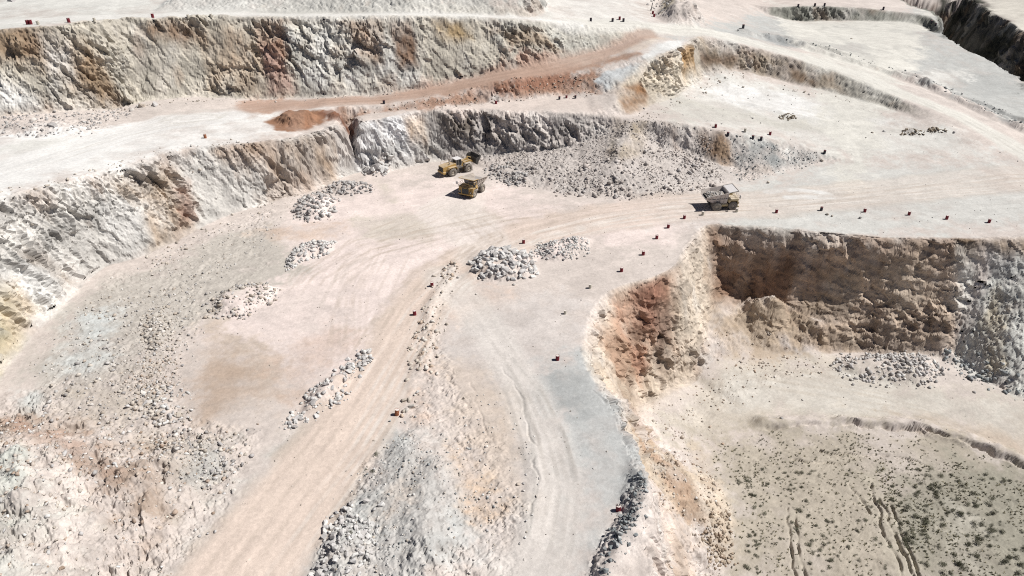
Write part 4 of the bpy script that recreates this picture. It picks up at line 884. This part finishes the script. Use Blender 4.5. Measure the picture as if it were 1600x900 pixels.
for px_, py_, k_, t_ in ((1118,199,'red','faded red drum leftmost on the right bench edge'),(1137,212,'dark','dark drum second along the right bench edge'),(1164,206,'pale','pale drum among dark ones along the right bench edge'),(1189,219,'dark','dark drum left of another above the blue grey slope'),(1176,217,'dark','dark drum closest above the brown notch in the right bench edge'),(1203,211,'red','red drum set back from the right bench edge'),(1288,240,'dark','dark drum at the low right tip of the blue grey slope')): drum(px_,py_,k_,t_,g5,1.05)
for px_, py_, t_ in ((1247,10.5,'dark post leftmost along the far basin wall'),(1273,9.5,'dark post left one of the closest pair on the far basin wall'),(1288,9.5,'dark post right one of the closest pair on the far basin wall'),(1380,15,'dark post at the right end of the far basin wall'),(1455,36,'dark post left one at the corner of the ravine'),(1461,41,'dark post right one at the corner of the ravine'),(1161,44,'dark post by the road bank left of the basin')):
    drum(px_,py_,'dark',t_,g8,1.35)
# two stones riding on the near drum
top = dn.location+Vector((0, 0, .93))
for dx_, dy_, t_ in ((-.15, .06, 'left grey stone resting on the lid of the near red drum'), (.14, .1, 'right grey stone resting on the lid of the near red drum')):
    o = bpy.data.objects.new('stone', bmeshes[3]); COL.objects.link(o); o.location = top+Vector((dx_, dy_, .1)); o.scale = (.24, .2, .3); o.color = (.22, .21, .2, 1); tag(o, t_, 'stone', 'stones on the near drum')
# marker post by the outcrop
X_, Y_ = ray(1017, 17, dem); r = bpy.data.objects.new('marker_post', None); COL.objects.link(r); r.location = (X_, Y_, ground_z(X_, Y_)-.1); tag(r, 'thin dark post leaning beside the pale outcrop at the top', 'post'); r.rotation_euler = (0, .12, 0)
v, f = lathe([(.01, 0), (.14, 0), (.12, 2.7), (.01, 2.72)], 10); mesh_obj('post_shaft', v, f, DRUM['dark'], r); v, f = lathe([(.01, 0), (.35, 0), (.3, .22), (.01, .24)], 12); mesh_obj('post_base', v, f, DRUM['pale'], r)
# ------------------------------------------------------------------ machines
DUSTC = (.50, .44, .37)
YEL = simple_mat('machine_yellow', (.42, .26, .065), .55, 0, .2, 3, .3, DUSTC, .65); DUSTY = simple_mat('dusty_steel', (.34, .30, .27), .8, 0, .18, 3, .2, DUSTC, .6); WORN = simple_mat('worn_bed_steel', (.42, .41, .43), .55, .2, .15, 2.5, .3, DUSTC, .5)
PINKST = simple_mat('weathered_bed_side', (.50, .45, .43), .85, 0, .2, 1.2, .15, DUSTC, .5); YELP = simple_mat('sunbleached_yellow', (.50, .40, .22), .6, 0, .15, 3, .3, DUSTC, .95); BLK = simple_mat('machine_black', (.018, .018, .02), .6, 0, .3, 6, .3, DUSTC, .25); TYRE = simple_mat('dusty_tyre', (.17, .155, .14), .95, 0, .25, 5, .05, DUSTC, .45); RIM = simple_mat('dusty_rim', (.36, .32, .27), .8, 0, .2, 6, .2, DUSTC, .4)
GLS = simple_mat('cab_glass', (.012, .014, .016), .12, 0, .1, 2, .5); WHT = simple_mat('white_paint', (.62, .60, .60), .6, 0, .08, 3, .3); GRY = simple_mat('radiator_grey', (.075, .08, .085), .6, .3, .2, 8); LAMP = simple_mat('lamp_lens', (.7, .7, .66), .2, 0, .05)
class MB:
    def __init__(s): s.v = []; s.f = []; s.m = []
    def add(s, v, f, mi=0):
        k = len(s.v); s.v += [tuple(p) for p in v]; s.f += [tuple(i+k for i in q_) for q_ in f]; s.m += [mi]*len(f); return s
    def box(s, x0, x1, y0, y1, z0, z1, mi=0, tx=0):
        return s.prism([(x0, z0), (x1, z0), (x1-tx, z1), (x0, z1)], y0, y1, mi)
    def prism(s, prof, y0, y1, mi=0):         # side profile (x,z), counter-clockwise, swept across y
        n = len(prof); v = [(p[0], y0, p[1]) for p in prof]+[(p[0], y1, p[1]) for p in prof]
        f = [tuple(range(n)), tuple(range(2*n-1, n-1, -1))]+[(i, i+n, (i+1) % n+n, (i+1) % n) for i in range(n)]
        return s.add(v, f, mi)
    def bar(s, a, b, r, mi=0, n=6):
        a = Vector(a); b = Vector(b); d = (b-a).normalized(); u_ = d.orthogonal().normalized(); w_ = d.cross(u_); v = []
        for p in (a, b):
            for i in range(n): t = 2*math.pi*i/n; v.append(p+u_*r*math.cos(t)+w_*r*math.sin(t))
        return s.add(v, [(i, (i+1) % n, n+(i+1) % n, n+i) for i in range(n)]+[tuple(range(n-1, -1, -1)), tuple(range(n, 2*n))], mi)
    def plate(s, a, b, c, d, t, mi=0):
        a, b, c, d = map(Vector, (a, b, c, d)); n = (b-a).cross(d-a).normalized()*t
        v = [a, b, c, d, a+n, b+n, c+n, d+n]; return s.add(v, [(3,2,1,0), (4,5,6,7), (0,1,5,4), (1,2,6,5), (2,3,7,6), (3,0,4,7)], mi)
    def build(s, name, mats, parent, bevel=.03):
        o = mesh_obj(name, s.v, s.f, mats, parent, False, s.m); bm = bmesh.new(); bm.from_mesh(o.data); bmesh.ops.recalc_face_normals(bm, faces=bm.faces)
        bm.to_mesh(o.data); bm.free()
        if bevel: b = o.modifiers.new('bevel', 'BEVEL'); b.width = bevel; b.segments = 2; b.limit_method = 'ANGLE'; b.angle_limit = math.radians(40)
        return o
def ring(prof, n, cx, cy, cz, side=1):         # revolve (offset along y, radius) about the axle
    v = []; f = []
    for o_, r in prof:
        for i in range(n): t = 2*math.pi*i/n; v.append((cx+r*math.cos(t), cy+o_*side, cz+r*math.sin(t)))
    for k in range(len(prof)-1):
        for i in range(n): f.append((k*n+i, k*n+(i+1) % n, (k+1)*n+(i+1) % n, (k+1)*n+i))
    return v, f
def wheel(root, cx, cy, R, W, side):
    v, f = ring([(-W/2, R*.55), (-W/2, R*.86), (-W*.42, R*.97), (-W*.2, R), (W*.2, R), (W*.42, R*.97), (W/2, R*.86), (W/2, R*.55)], 36, cx, cy, R, side); b = MB().add(v, f)
    for i in range(18):                         # tread lugs
        for sd, ph in ((-1, 0), (1, .5)):
            t = 2*math.pi*(i+ph)/18; c_, s_ = math.cos(t), math.sin(t); h = .085
            q_ = []
            for r in (R*.985, R*1.022):
                for o_, tt_ in ((sd*W*.03, -h*.5), (sd*W*.03, h*.5), (sd*W*.45, h*.9), (sd*W*.45, -h*.2)): q_.append((cx+r*math.cos(t+tt_), cy+o_, R+r*math.sin(t+tt_)))
            b.add(q_, [(0,1,2,3), (7,6,5,4), (0,4,5,1), (1,5,6,2), (2,6,7,3), (3,7,4,0)])
    o = b.build('wheel', TYRE, root, 0); o.data.polygons.foreach_set('use_smooth', np.array([len(p.vertices) == 4 and i < 36*7 for i, p in enumerate(o.data.polygons)], bool))
    v, f = ring([(W*.40, R*.58), (W*.36, R*.52), (W*.22, R*.46), (W*.2, R*.3), (W*.34, R*.27), (W*.36, R*.12), (W*.36, .01)], 28, cx, cy, R, side); b = MB().add(v, f)
    for i in range(10): t = 2*math.pi*i/10; c_ = (cx+R*.4*math.cos(t), cy+side*W*.22, R+R*.4*math.sin(t)); b.bar(c_, (c_[0], c_[1]+side*.05, c_[2]), .035)
    b.build('rim', RIM, o, 0)
def haul_truck(px, py, head, label, loaded):
    X_, Y_ = ray(px, py, dem); r = bpy.data.objects.new('haul_truck', None); COL.objects.link(r); tag(r, label, 'dump truck', 'rigid haul trucks'); YEL = YELP if loaded else globals()['YEL']
    # chassis along +x, rear axle x=0, front axle x=3.9
    b = MB().box(-1.0, 4.9, -.62, -.32, .95, 1.45).box(-1.0, 4.9, .32, .62, .95, 1.45).box(-.3, .3, -1.5, 1.5, .8, 1.3).box(3.65, 4.15, -1.6, 1.6, .8, 1.2).box(1.2, 2.7, -.7, .7, .7, 1.3); b.build('chassis', BLK, r)
    for cx, cy, sd in ((3.9, 1.75, 1), (3.9, -1.75, -1), (0, 1.95, 1), (0, -1.95, -1), (0, 1.22, 1), (0, -1.22, -1)): wheel(r, cx, cy, 1.07, .66, sd)
    MB().prism([(3.0, 1.35), (5.15, 1.1), (5.2, 2.62), (3.0, 2.75)], -1.1, 1.1).build('engine_hood', YEL, r)
    b = MB().box(5.2, 5.37, -.98, .98, 1.22, 2.5, 0)
    for i in range(9): b.box(5.37, 5.40, -.96, .96, 1.3+i*.13, 1.35+i*.13, 0)
    b.build('radiator_grille', GRY, r, 0)
    b = MB()
    for sd in (1, -1): b.box(4.95, 5.34, sd*1.09-.1, sd*1.09+.1, 1.05, 2.62)
    b.box(4.95, 5.34, -1.19, 1.19, 2.56, 2.68); b.build('grille_frame', YEL, r)
    MB().box(4.75, 5.32, -2.05, 2.05, .72, 1.06).build('bumper', YEL, r, .05)
    for sd in (1, -1):
        o = MB().box(5.2, 5.36, sd*1.5-.2, sd*1.5+.2, 1.5, 1.8).build('headlight', BLK, r); v, f = ring([(0, .01), (0, .12), (-.03, .13)], 14, 0, 0, 0); v = [(5.375-p[1]*.2, sd*1.5+p[0], 1.65+p[2]) for p in v]; MB().add(v, f).build('lens', LAMP, o, 0)
        MB().prism([(2.65, 2.0), (2.95, 2.0), (3.15, 2.35), (4.65, 2.35), (4.95, 1.5), (5.1, 1.5), (4.85, 2.62), (2.65, 2.62)], sd*1.14, sd*2.12).build('mudguard', YEL, r)
    MB().box(2.6, 5.1, -2.12, 2.12, 2.70, 2.80).build('deck', YEL, r)
    # cab on the left of the deck
    c = MB().box(2.75, 4.35, .35, 2.0, 2.80, 4.05, 0, .18).build('cab', YEL, r, .05)
    MB().plate((4.37, .5, 3.12), (4.37, 1.85, 3.12), (4.26, 1.85, 3.9), (4.26, .5, 3.9), .03).build('windscreen', GLS, c, 0)
    for sd, yy_ in ((1, 2.005), (-1, .345)): MB().box(3.0, 4.1, min(yy_, yy_+sd*.02), max(yy_, yy_+sd*.02), 3.2, 3.88, 0, .1).build('side_window', GLS, c, 0)
    MB().box(2.7, 4.45, .28, 2.08, 4.05, 4.13, 0).build('cab_roof', DUSTY, c)
    b = MB()                                    # handrails along the deck
    for a in ((5.05, -2.05), (5.05, -1.0), (5.05, .1), (5.05, 1.1), (5.05, 2.05), (4.0, -2.05), (2.9, -2.05)): b.bar((*a, 2.8), (*a, 3.65), .03)
    for h in (3.2, 3.65): b.bar((5.05, -2.05, h), (5.05, 2.05, h), .03); b.bar((2.9, -2.05, h), (5.05, -2.05, h), .03)
    b.build('handrail', YEL, r, 0)
    b = MB()
    for sd in (-.28, .28): b.bar((5.42, 1.75+sd, .55), (5.18, 1.75+sd, 2.75), .035)
    for i in range(6): t = i/6+.06; b.bar((5.42-.24*t, 1.47, .55+2.2*t), (5.42-.24*t, 2.03, .55+2.2*t), .03)
    b.build('ladder', YEL, r, 0)
    for sd in (1, -1): b = MB().bar((4.9, sd*2.05, 2.8), (5.0, sd*2.5, 3.5), .035).box(4.96, 5.06, sd*2.55-.3, sd*2.55+.3, 3.2, 3.95); b.build('mirror', WHT if sd < 0 else BLK, r, .04)
    v, f = ring([(-.8, .01), (-.8, .42), (.8, .42), (.8, .01)], 18, 0, 0, 0); MB().add([(2.0+p[1], -1.25+p[0]*.9, 1.15+p[2]) for p in v], f).build('fuel_tank', YEL, r, .03)
    v, f = ring([(-.7, .01), (-.7, .36), (.7, .36), (.7, .01)], 18, 0, 0, 0); MB().add([(2.1+p[1], 1.2+p[0]*.9, 1.15+p[2]) for p in v], f).build('air_tank', DUSTY, r, .03)
    # dump body: floor, flared sides, front wall, canopy, ribs
    side = PINKST if loaded else DUSTY
    d = MB(); wf, wt = 1.55, 2.25; t = .1
    fl = lambda x_: 1.62+(.0 if x_ > -.6 else (-.6-x_)*.48)
    xs = (2.45, -.6, -2.7); top = {2.45: 4.4, -.6: 3.85, -2.7: 3.4}
    for a, c_ in ((2.45, -.6), (-.6, -2.7)):
        d.plate((a, -wf, fl(a)), (a, wf, fl(a)), (c_, wf, fl(c_)), (c_, -wf, fl(c_)), .12, 1)
        for sd in (1, -1):
            q_ = [(a, sd*wf, fl(a)), (c_, sd*wf, fl(c_)), (c_, sd*wt, top[c_]), (a, sd*wt, top[a])]
            if sd > 0: q_ = q_[::-1]
            d.plate(*q_, .10, 0)
    d.plate((2.45, -wf, 1.62), (2.45, -wt, 4.4), (2.45, wt, 4.4), (2.45, wf, 1.62), .1, 1)
    for sd in (1, -1):
        d.bar((2.5, sd*wt, 4.4), (-.6, sd*wt, 3.85), .11, 0, 4); d.bar((-.6, sd*wt, 3.85), (-2.75, sd*wt, 3.4), .11, 0, 4)
        for x_ in (1.7, .7, -.4, -1.5): tp = np.interp(x_, [-2.7, -.6, 2.45], [3.4, 3.85, 4.4]); d.bar((x_, sd*(wf+.06), fl(x_)), (x_, sd*(wt+.04), tp), .09, 0, 4)
        d.bar((2.3, sd*(1.95), 2.85), (-2.4, sd*(1.98), 2.75), .08, 0, 4)
    db = d.build('dump_body', [side, WORN], r, .02)
    k = MB().plate((2.5, -wt, 4.38), (4.55, -2.2, 4.72), (4.55, 2.2, 4.72), (2.5, wt, 4.38), .09, 0)
    for sd in (1, -1): k.bar((2.5, sd*wt, 4.46), (4.55, sd*2.2, 4.82), .09, 1, 4)
    k.bar((4.58, -2.25, 4.78), (4.58, 2.25, 4.78), .10, 1, 4); k.build('canopy', [WHT if loaded else DUSTY, BLK if loaded else YEL], db, .02)
    for sd in (1, -1): MB().bar((1.2, sd*.75, 1.1), (1.9, sd*.75, 2.0), .12, 0, 10).build('hoist_ram', DUSTY, r, 0)
    r.location = (X_, Y_, ground_z(X_, Y_)-.05); r.rotation_euler = (0, 0, head); r.scale = (1, 1, 1) if loaded else (.95, .95, .95); return r
T1 = haul_truck(743.5, 297.5, math.radians(243), 'empty yellow haul truck parked facing the camera below the loader', False)
T2 = haul_truck(1114.5, 323.5, math.radians(5), 'loaded haul truck with grey bed and white canopy driving right along the pit edge', True)
# the load: heap of broken stone in the second truck
VV, FF, TT = [], [], []; off = 0; rr = random.Random(5)
n = 14; hv = []; hf = []
for i in range(n+1):
    for j in range(n+1): a = 2.25-4.5*i/n; b_ = -1+2*j/n; w_ = np.interp(a, [-2.3, 2.3], [1.95, 2.08]); hv.append((a, b_*w_, 2.9+.75*(1-b_*b_)*(1-((a-.4)/3.0)**2)+rr.uniform(-.1, .1)))
for i in range(n):
    for j in range(n): a = i*(n+1)+j; hf += [(a, a+n+1, a+1), (a+1, a+n+1, a+n+2)]
VV.append(np.array(hv)); FF.append(np.array(hf)[:, ::-1]); TT.append(np.tile(alb(176,170,164), (len(hv), 1))); off = len(hv)
for i in range(230):
    a = rr.uniform(-2.1, 2.1); b_ = rr.uniform(-.92, .92); s_ = rr.uniform(.2, .75)*(1 if rr.random() < .3 else .6); w_ = np.interp(a, [-2.3, 2.3], [1.9, 2.0]); v, f = rr.choice(BIG); M = np.array(Euler((rr.uniform(0, 6), rr.uniform(0, 6), 0)).to_matrix())*s_
    VV.append(v@M.T+np.array([a, b_*w_, 2.92+.75*(1-b_*b_)*(1-((a-.4)/3.0)**2)+.04])); FF.append(f+off); TT.append(np.tile(alb(*rr.choice(GREY+TAN))*rr.uniform(.75, 1.05), (len(v), 1))); off += len(v)
o = bulk_mesh('rock_load', np.concatenate(VV), np.concatenate(FF), np.concatenate(TT), RUBBLE_MAT); o.location = T2.location; o.rotation_euler = T2.rotation_euler; tag(o, 'heap of broken grey stone filling the loaded truck', 'rock load', None, 'stuff')

def wheel_loader(px, py, head, label):
    X_, Y_ = ray(px, py, dem); r = bpy.data.objects.new('wheel_loader', None); COL.objects.link(r); tag(r, label, 'loader'); R = 1.12
    for cx in (-2.45, 2.45):
        for sd in (1, -1): wheel(r, cx, sd*1.5, R, .86, sd)
        MB().box(cx-.3, cx+.3, -1.2, 1.2, .85, 1.4).bar((cx, -1.2, R), (cx, 1.2, R), .3, 0, 12).build('axle', BLK, r, .03)
    MB().prism([(-4.7, .9), (-.6, .9), (-.6, 1.55), (-4.7, 1.55)], -.75, .75).build('rear_frame', DUSTY, r)
    MB().prism([(-4.95, 1.45), (-.95, 1.5), (-.95, 2.95), (-1.6, 3.05), (-4.2, 2.85), (-4.95, 2.72)], -1.12, 1.12).build('engine_hood', YEL, r, .08)
    MB().prism([(-5.15, 1.05), (-4.3, .85), (-4.2, 1.5), (-5.15, 1.55)], -1.35, 1.35).build('counterweight', YEL, r, .08)
    b = MB().box(-5.02, -4.965, -.95, .95, 1.6, 2.6)
    for i in range(7): b.box(-5.05, -5.02, -.92, .92, 1.65+i*.13, 1.71+i*.13)
    b.build('rear_grille', BLK, r, 0)
    for sd in (1, -1):
        MB().prism([(-3.75, 2.1), (-3.45, 2.42), (-1.5, 2.42), (-1.15, 1.9), (-1.02, 1.9), (-1.4, 2.52), (-3.5, 2.52), (-3.88, 2.12)], sd*1.13, sd*1.98).build('rear_mudguard', YEL, r)
        MB().prism([(1.2, 2.0), (1.55, 2.45), (3.1, 2.45), (3.4, 2.2), (3.46, 2.26), (3.15, 2.55), (1.5, 2.55), (1.1, 2.06)], sd*1.05, sd*1.95).build('front_mudguard', DUSTY, r)
        b = MB()
        for a in (-.9, -.45): b.bar((a, sd*1.5, .6), (a, sd*1.42, 1.7), .035)
        for i in range(4): b.bar((-.9, sd*1.48, .7+.3*i), (-.45, sd*1.48, .7+.3*i), .03)
        b.build('ladder', DUSTY, r, 0)
        MB().box(-5.17, -5.06, sd*1.05-.14, sd*1.05+.14, 1.62, 1.82).build('tail_light', BLK, r, .01)
    MB().box(-1.0, .95, -1.45, 1.45, 1.62, 1.80).box(-.9, .9, -1.2, 1.2, 1.1, 1.62).build('platform', BLK, r)
    MB().prism([(.5, .85), (3.1, .85), (3.2, 1.5), (2.6, 2.7), (1.6, 2.75), (.9, 1.9)], -.62, .62).build('front_frame', YEL, r, .05)
    c = MB().prism([(-.85, 1.8), (.75, 1.8), (.95, 2.7), (.72, 3.78), (-.85, 3.78)], -.85, .85).build('cab', DUSTY, r, .05)
    for sd in (1, -1): MB().prism([(-.7, 2.35), (-.02, 2.35), (-.02, 3.62), (-.7, 3.62)], min(sd*.85, sd*.875), max(sd*.85, sd*.875)).prism([(.1, 2.1), (.68, 2.1), (.86, 2.7), (.64, 3.62), (.1, 3.62)], min(sd*.85, sd*.875), max(sd*.85, sd*.875)).build('side_window', GLS, c, 0)
    MB().box(-.88, -.852, -.72, .72, 2.35, 3.62).build('rear_window', GLS, c, 0); MB().plate((.965, -.72, 2.72), (.965, .72, 2.72), (.755, .72, 3.66), (.755, -.72, 3.66), .02).build('windscreen', GLS, c, 0)
    MB().box(-1.02, .95, -1.0, 1.0, 3.78, 3.93).build('cab_roof', WHT, c, .06)
    MB().bar((-2.1, .45, 2.9), (-2.1, .45, 3.85), .11, 0, 10).bar((-2.1, .45, 3.8), (-2.1, .45, 3.95), .15, 0, 10).build('exhaust', BLK, r, 0); MB().bar((-2.6, -.5, 2.85), (-2.6, -.5, 3.45), .16, 0, 12).build('air_cleaner', DUSTY, r, 0)
    b = MB()
    for sd in (1, -1):
        for x_ in (-4.3, -3.2, -1.5): b.bar((x_, sd*1.05, 2.85), (x_, sd*1.05, 3.5), .025)
        b.bar((-4.3, sd*1.05, 3.5), (-1.5, sd*1.05, 3.5), .025)
    b.build('handrail', YEL, r, 0)
    for sd in (1, -1):
        MB().prism([(1.7, 2.15), (2.3, 2.1), (3.3, 2.45), (4.5, 2.0), (4.75, 2.25), (3.4, 3.0), (2.2, 2.75), (1.65, 2.6)], sd*.72-.14, sd*.72+.14).build('lift_arm', YEL, r, .03)
        MB().bar((1.2, sd*.72, 1.35), (2.9, sd*.72, 2.35), .13, 0, 10).build('lift_ram', WORN, r, 0)
    MB().prism([(2.5, 3.0), (2.8, 2.9), (3.5, 3.55), (3.3, 3.75)], -.2, .2).bar((1.6, 0, 2.7), (2.75, 0, 3.15), .14, 0, 10).bar((3.4, 0, 3.6), (4.75, 0, 2.85), .11, 0, 8).build('tilt_linkage', YEL, r, .02)
    # bucket rolled back: curved shell, cheeks, toothed lip
    prof = [(6.15, 3.85), (5.6, 3.05), (5.2, 2.35), (4.95, 1.75), (4.7, 1.95), (4.5, 2.35), (4.42, 2.85), (4.5, 3.3), (4.72, 3.62)]
    prof = [(p[0], p[1]-.15) for p in prof]; sh = MB(); hw = 2.1
    for i in range(len(prof)-1):
        a, c_ = prof[i], prof[i+1]; sh.plate((a[0], -hw, a[1]), (c_[0], -hw, c_[1]), (c_[0], hw, c_[1]), (a[0], hw, a[1]), .07)
    for sd in (1, -1): sh.prism(prof, min(sd*hw, sd*(hw+.07)), max(sd*hw, sd*(hw+.07)))
    bk = sh.build('bucket', BLK, r, 0)
    for i in range(8): yy_ = -1.9+i*3.8/7; MB().prism([(6.05, 3.58), (6.2, 3.55), (6.52, 4.12), (6.46, 4.14)], yy_-.11, yy_+.11).build('bucket_tooth', DUSTY, bk, .01)
    r.location = (X_, Y_, ground_z(X_, Y_)-.05); r.rotation_euler = (0, 0, head); return r
wheel_loader(714.5, 268.5, math.radians(38), 'dusty yellow wheel loader with raised dark bucket working at the rock wall')
# ------------------------------------------------------------------ camera, sky, sun
cam = bpy.data.cameras.new('camera'); cam.lens = F/1600*36; cam.sensor_width = 36; cam.clip_start = .5; cam.clip_end = 6000
co = bpy.data.objects.new('camera', cam); COL.objects.link(co); co.location = (0, 0, CAM_H); co.rotation_euler = (math.radians(90)-PITCH, 0, 0); SC.camera = co
SUN_EL = math.radians(53); SUN_DIR = Vector((math.cos(SUN_EL)*.998, math.cos(SUN_EL)*.06, math.sin(SUN_EL))).normalized()
sl = bpy.data.lights.new('sun', 'SUN'); sl.energy = 5.0; sl.angle = math.radians(.53); sl.color = (1, .965, .91)
so = bpy.data.objects.new('sun', sl); COL.objects.link(so); so.rotation_euler = SUN_DIR.to_track_quat('Z', 'Y').to_euler(); so.location = (120, 40, 200)
wd = bpy.data.worlds.new('World'); SC.world = wd; wd.use_nodes = True; nt = wd.node_tree
sky = nt.nodes.new('ShaderNodeTexSky'); sky.sky_type = 'NISHITA'; sky.sun_disc = False; sky.sun_elevation = SUN_EL; sky.sun_rotation = math.atan2(SUN_DIR.x, SUN_DIR.y)
sky.altitude = 1500; sky.air_density = .45; sky.dust_density = 1.0; sky.ozone_density = 0
nt.links.new(sky.outputs[0], nt.nodes['Background'].inputs[0]); nt.nodes['Background'].inputs[1].default_value = .05
vs = SC.view_settings; vs.view_transform = 'Standard'; vs.look = 'None'; vs.gamma = 1; vs.use_curve_mapping = False; vs.exposure = .16
SC.render.resolution_x = 1024; SC.render.resolution_y = 576
SC.cycles.use_denoising = False; SC.cycles.use_adaptive_sampling = False; SC.cycles.pixel_filter_type = 'BLACKMAN_HARRIS'; SC.cycles.filter_width = 1.1; SC.cycles.max_bounces = 4; SC.cycles.diffuse_bounces = 3
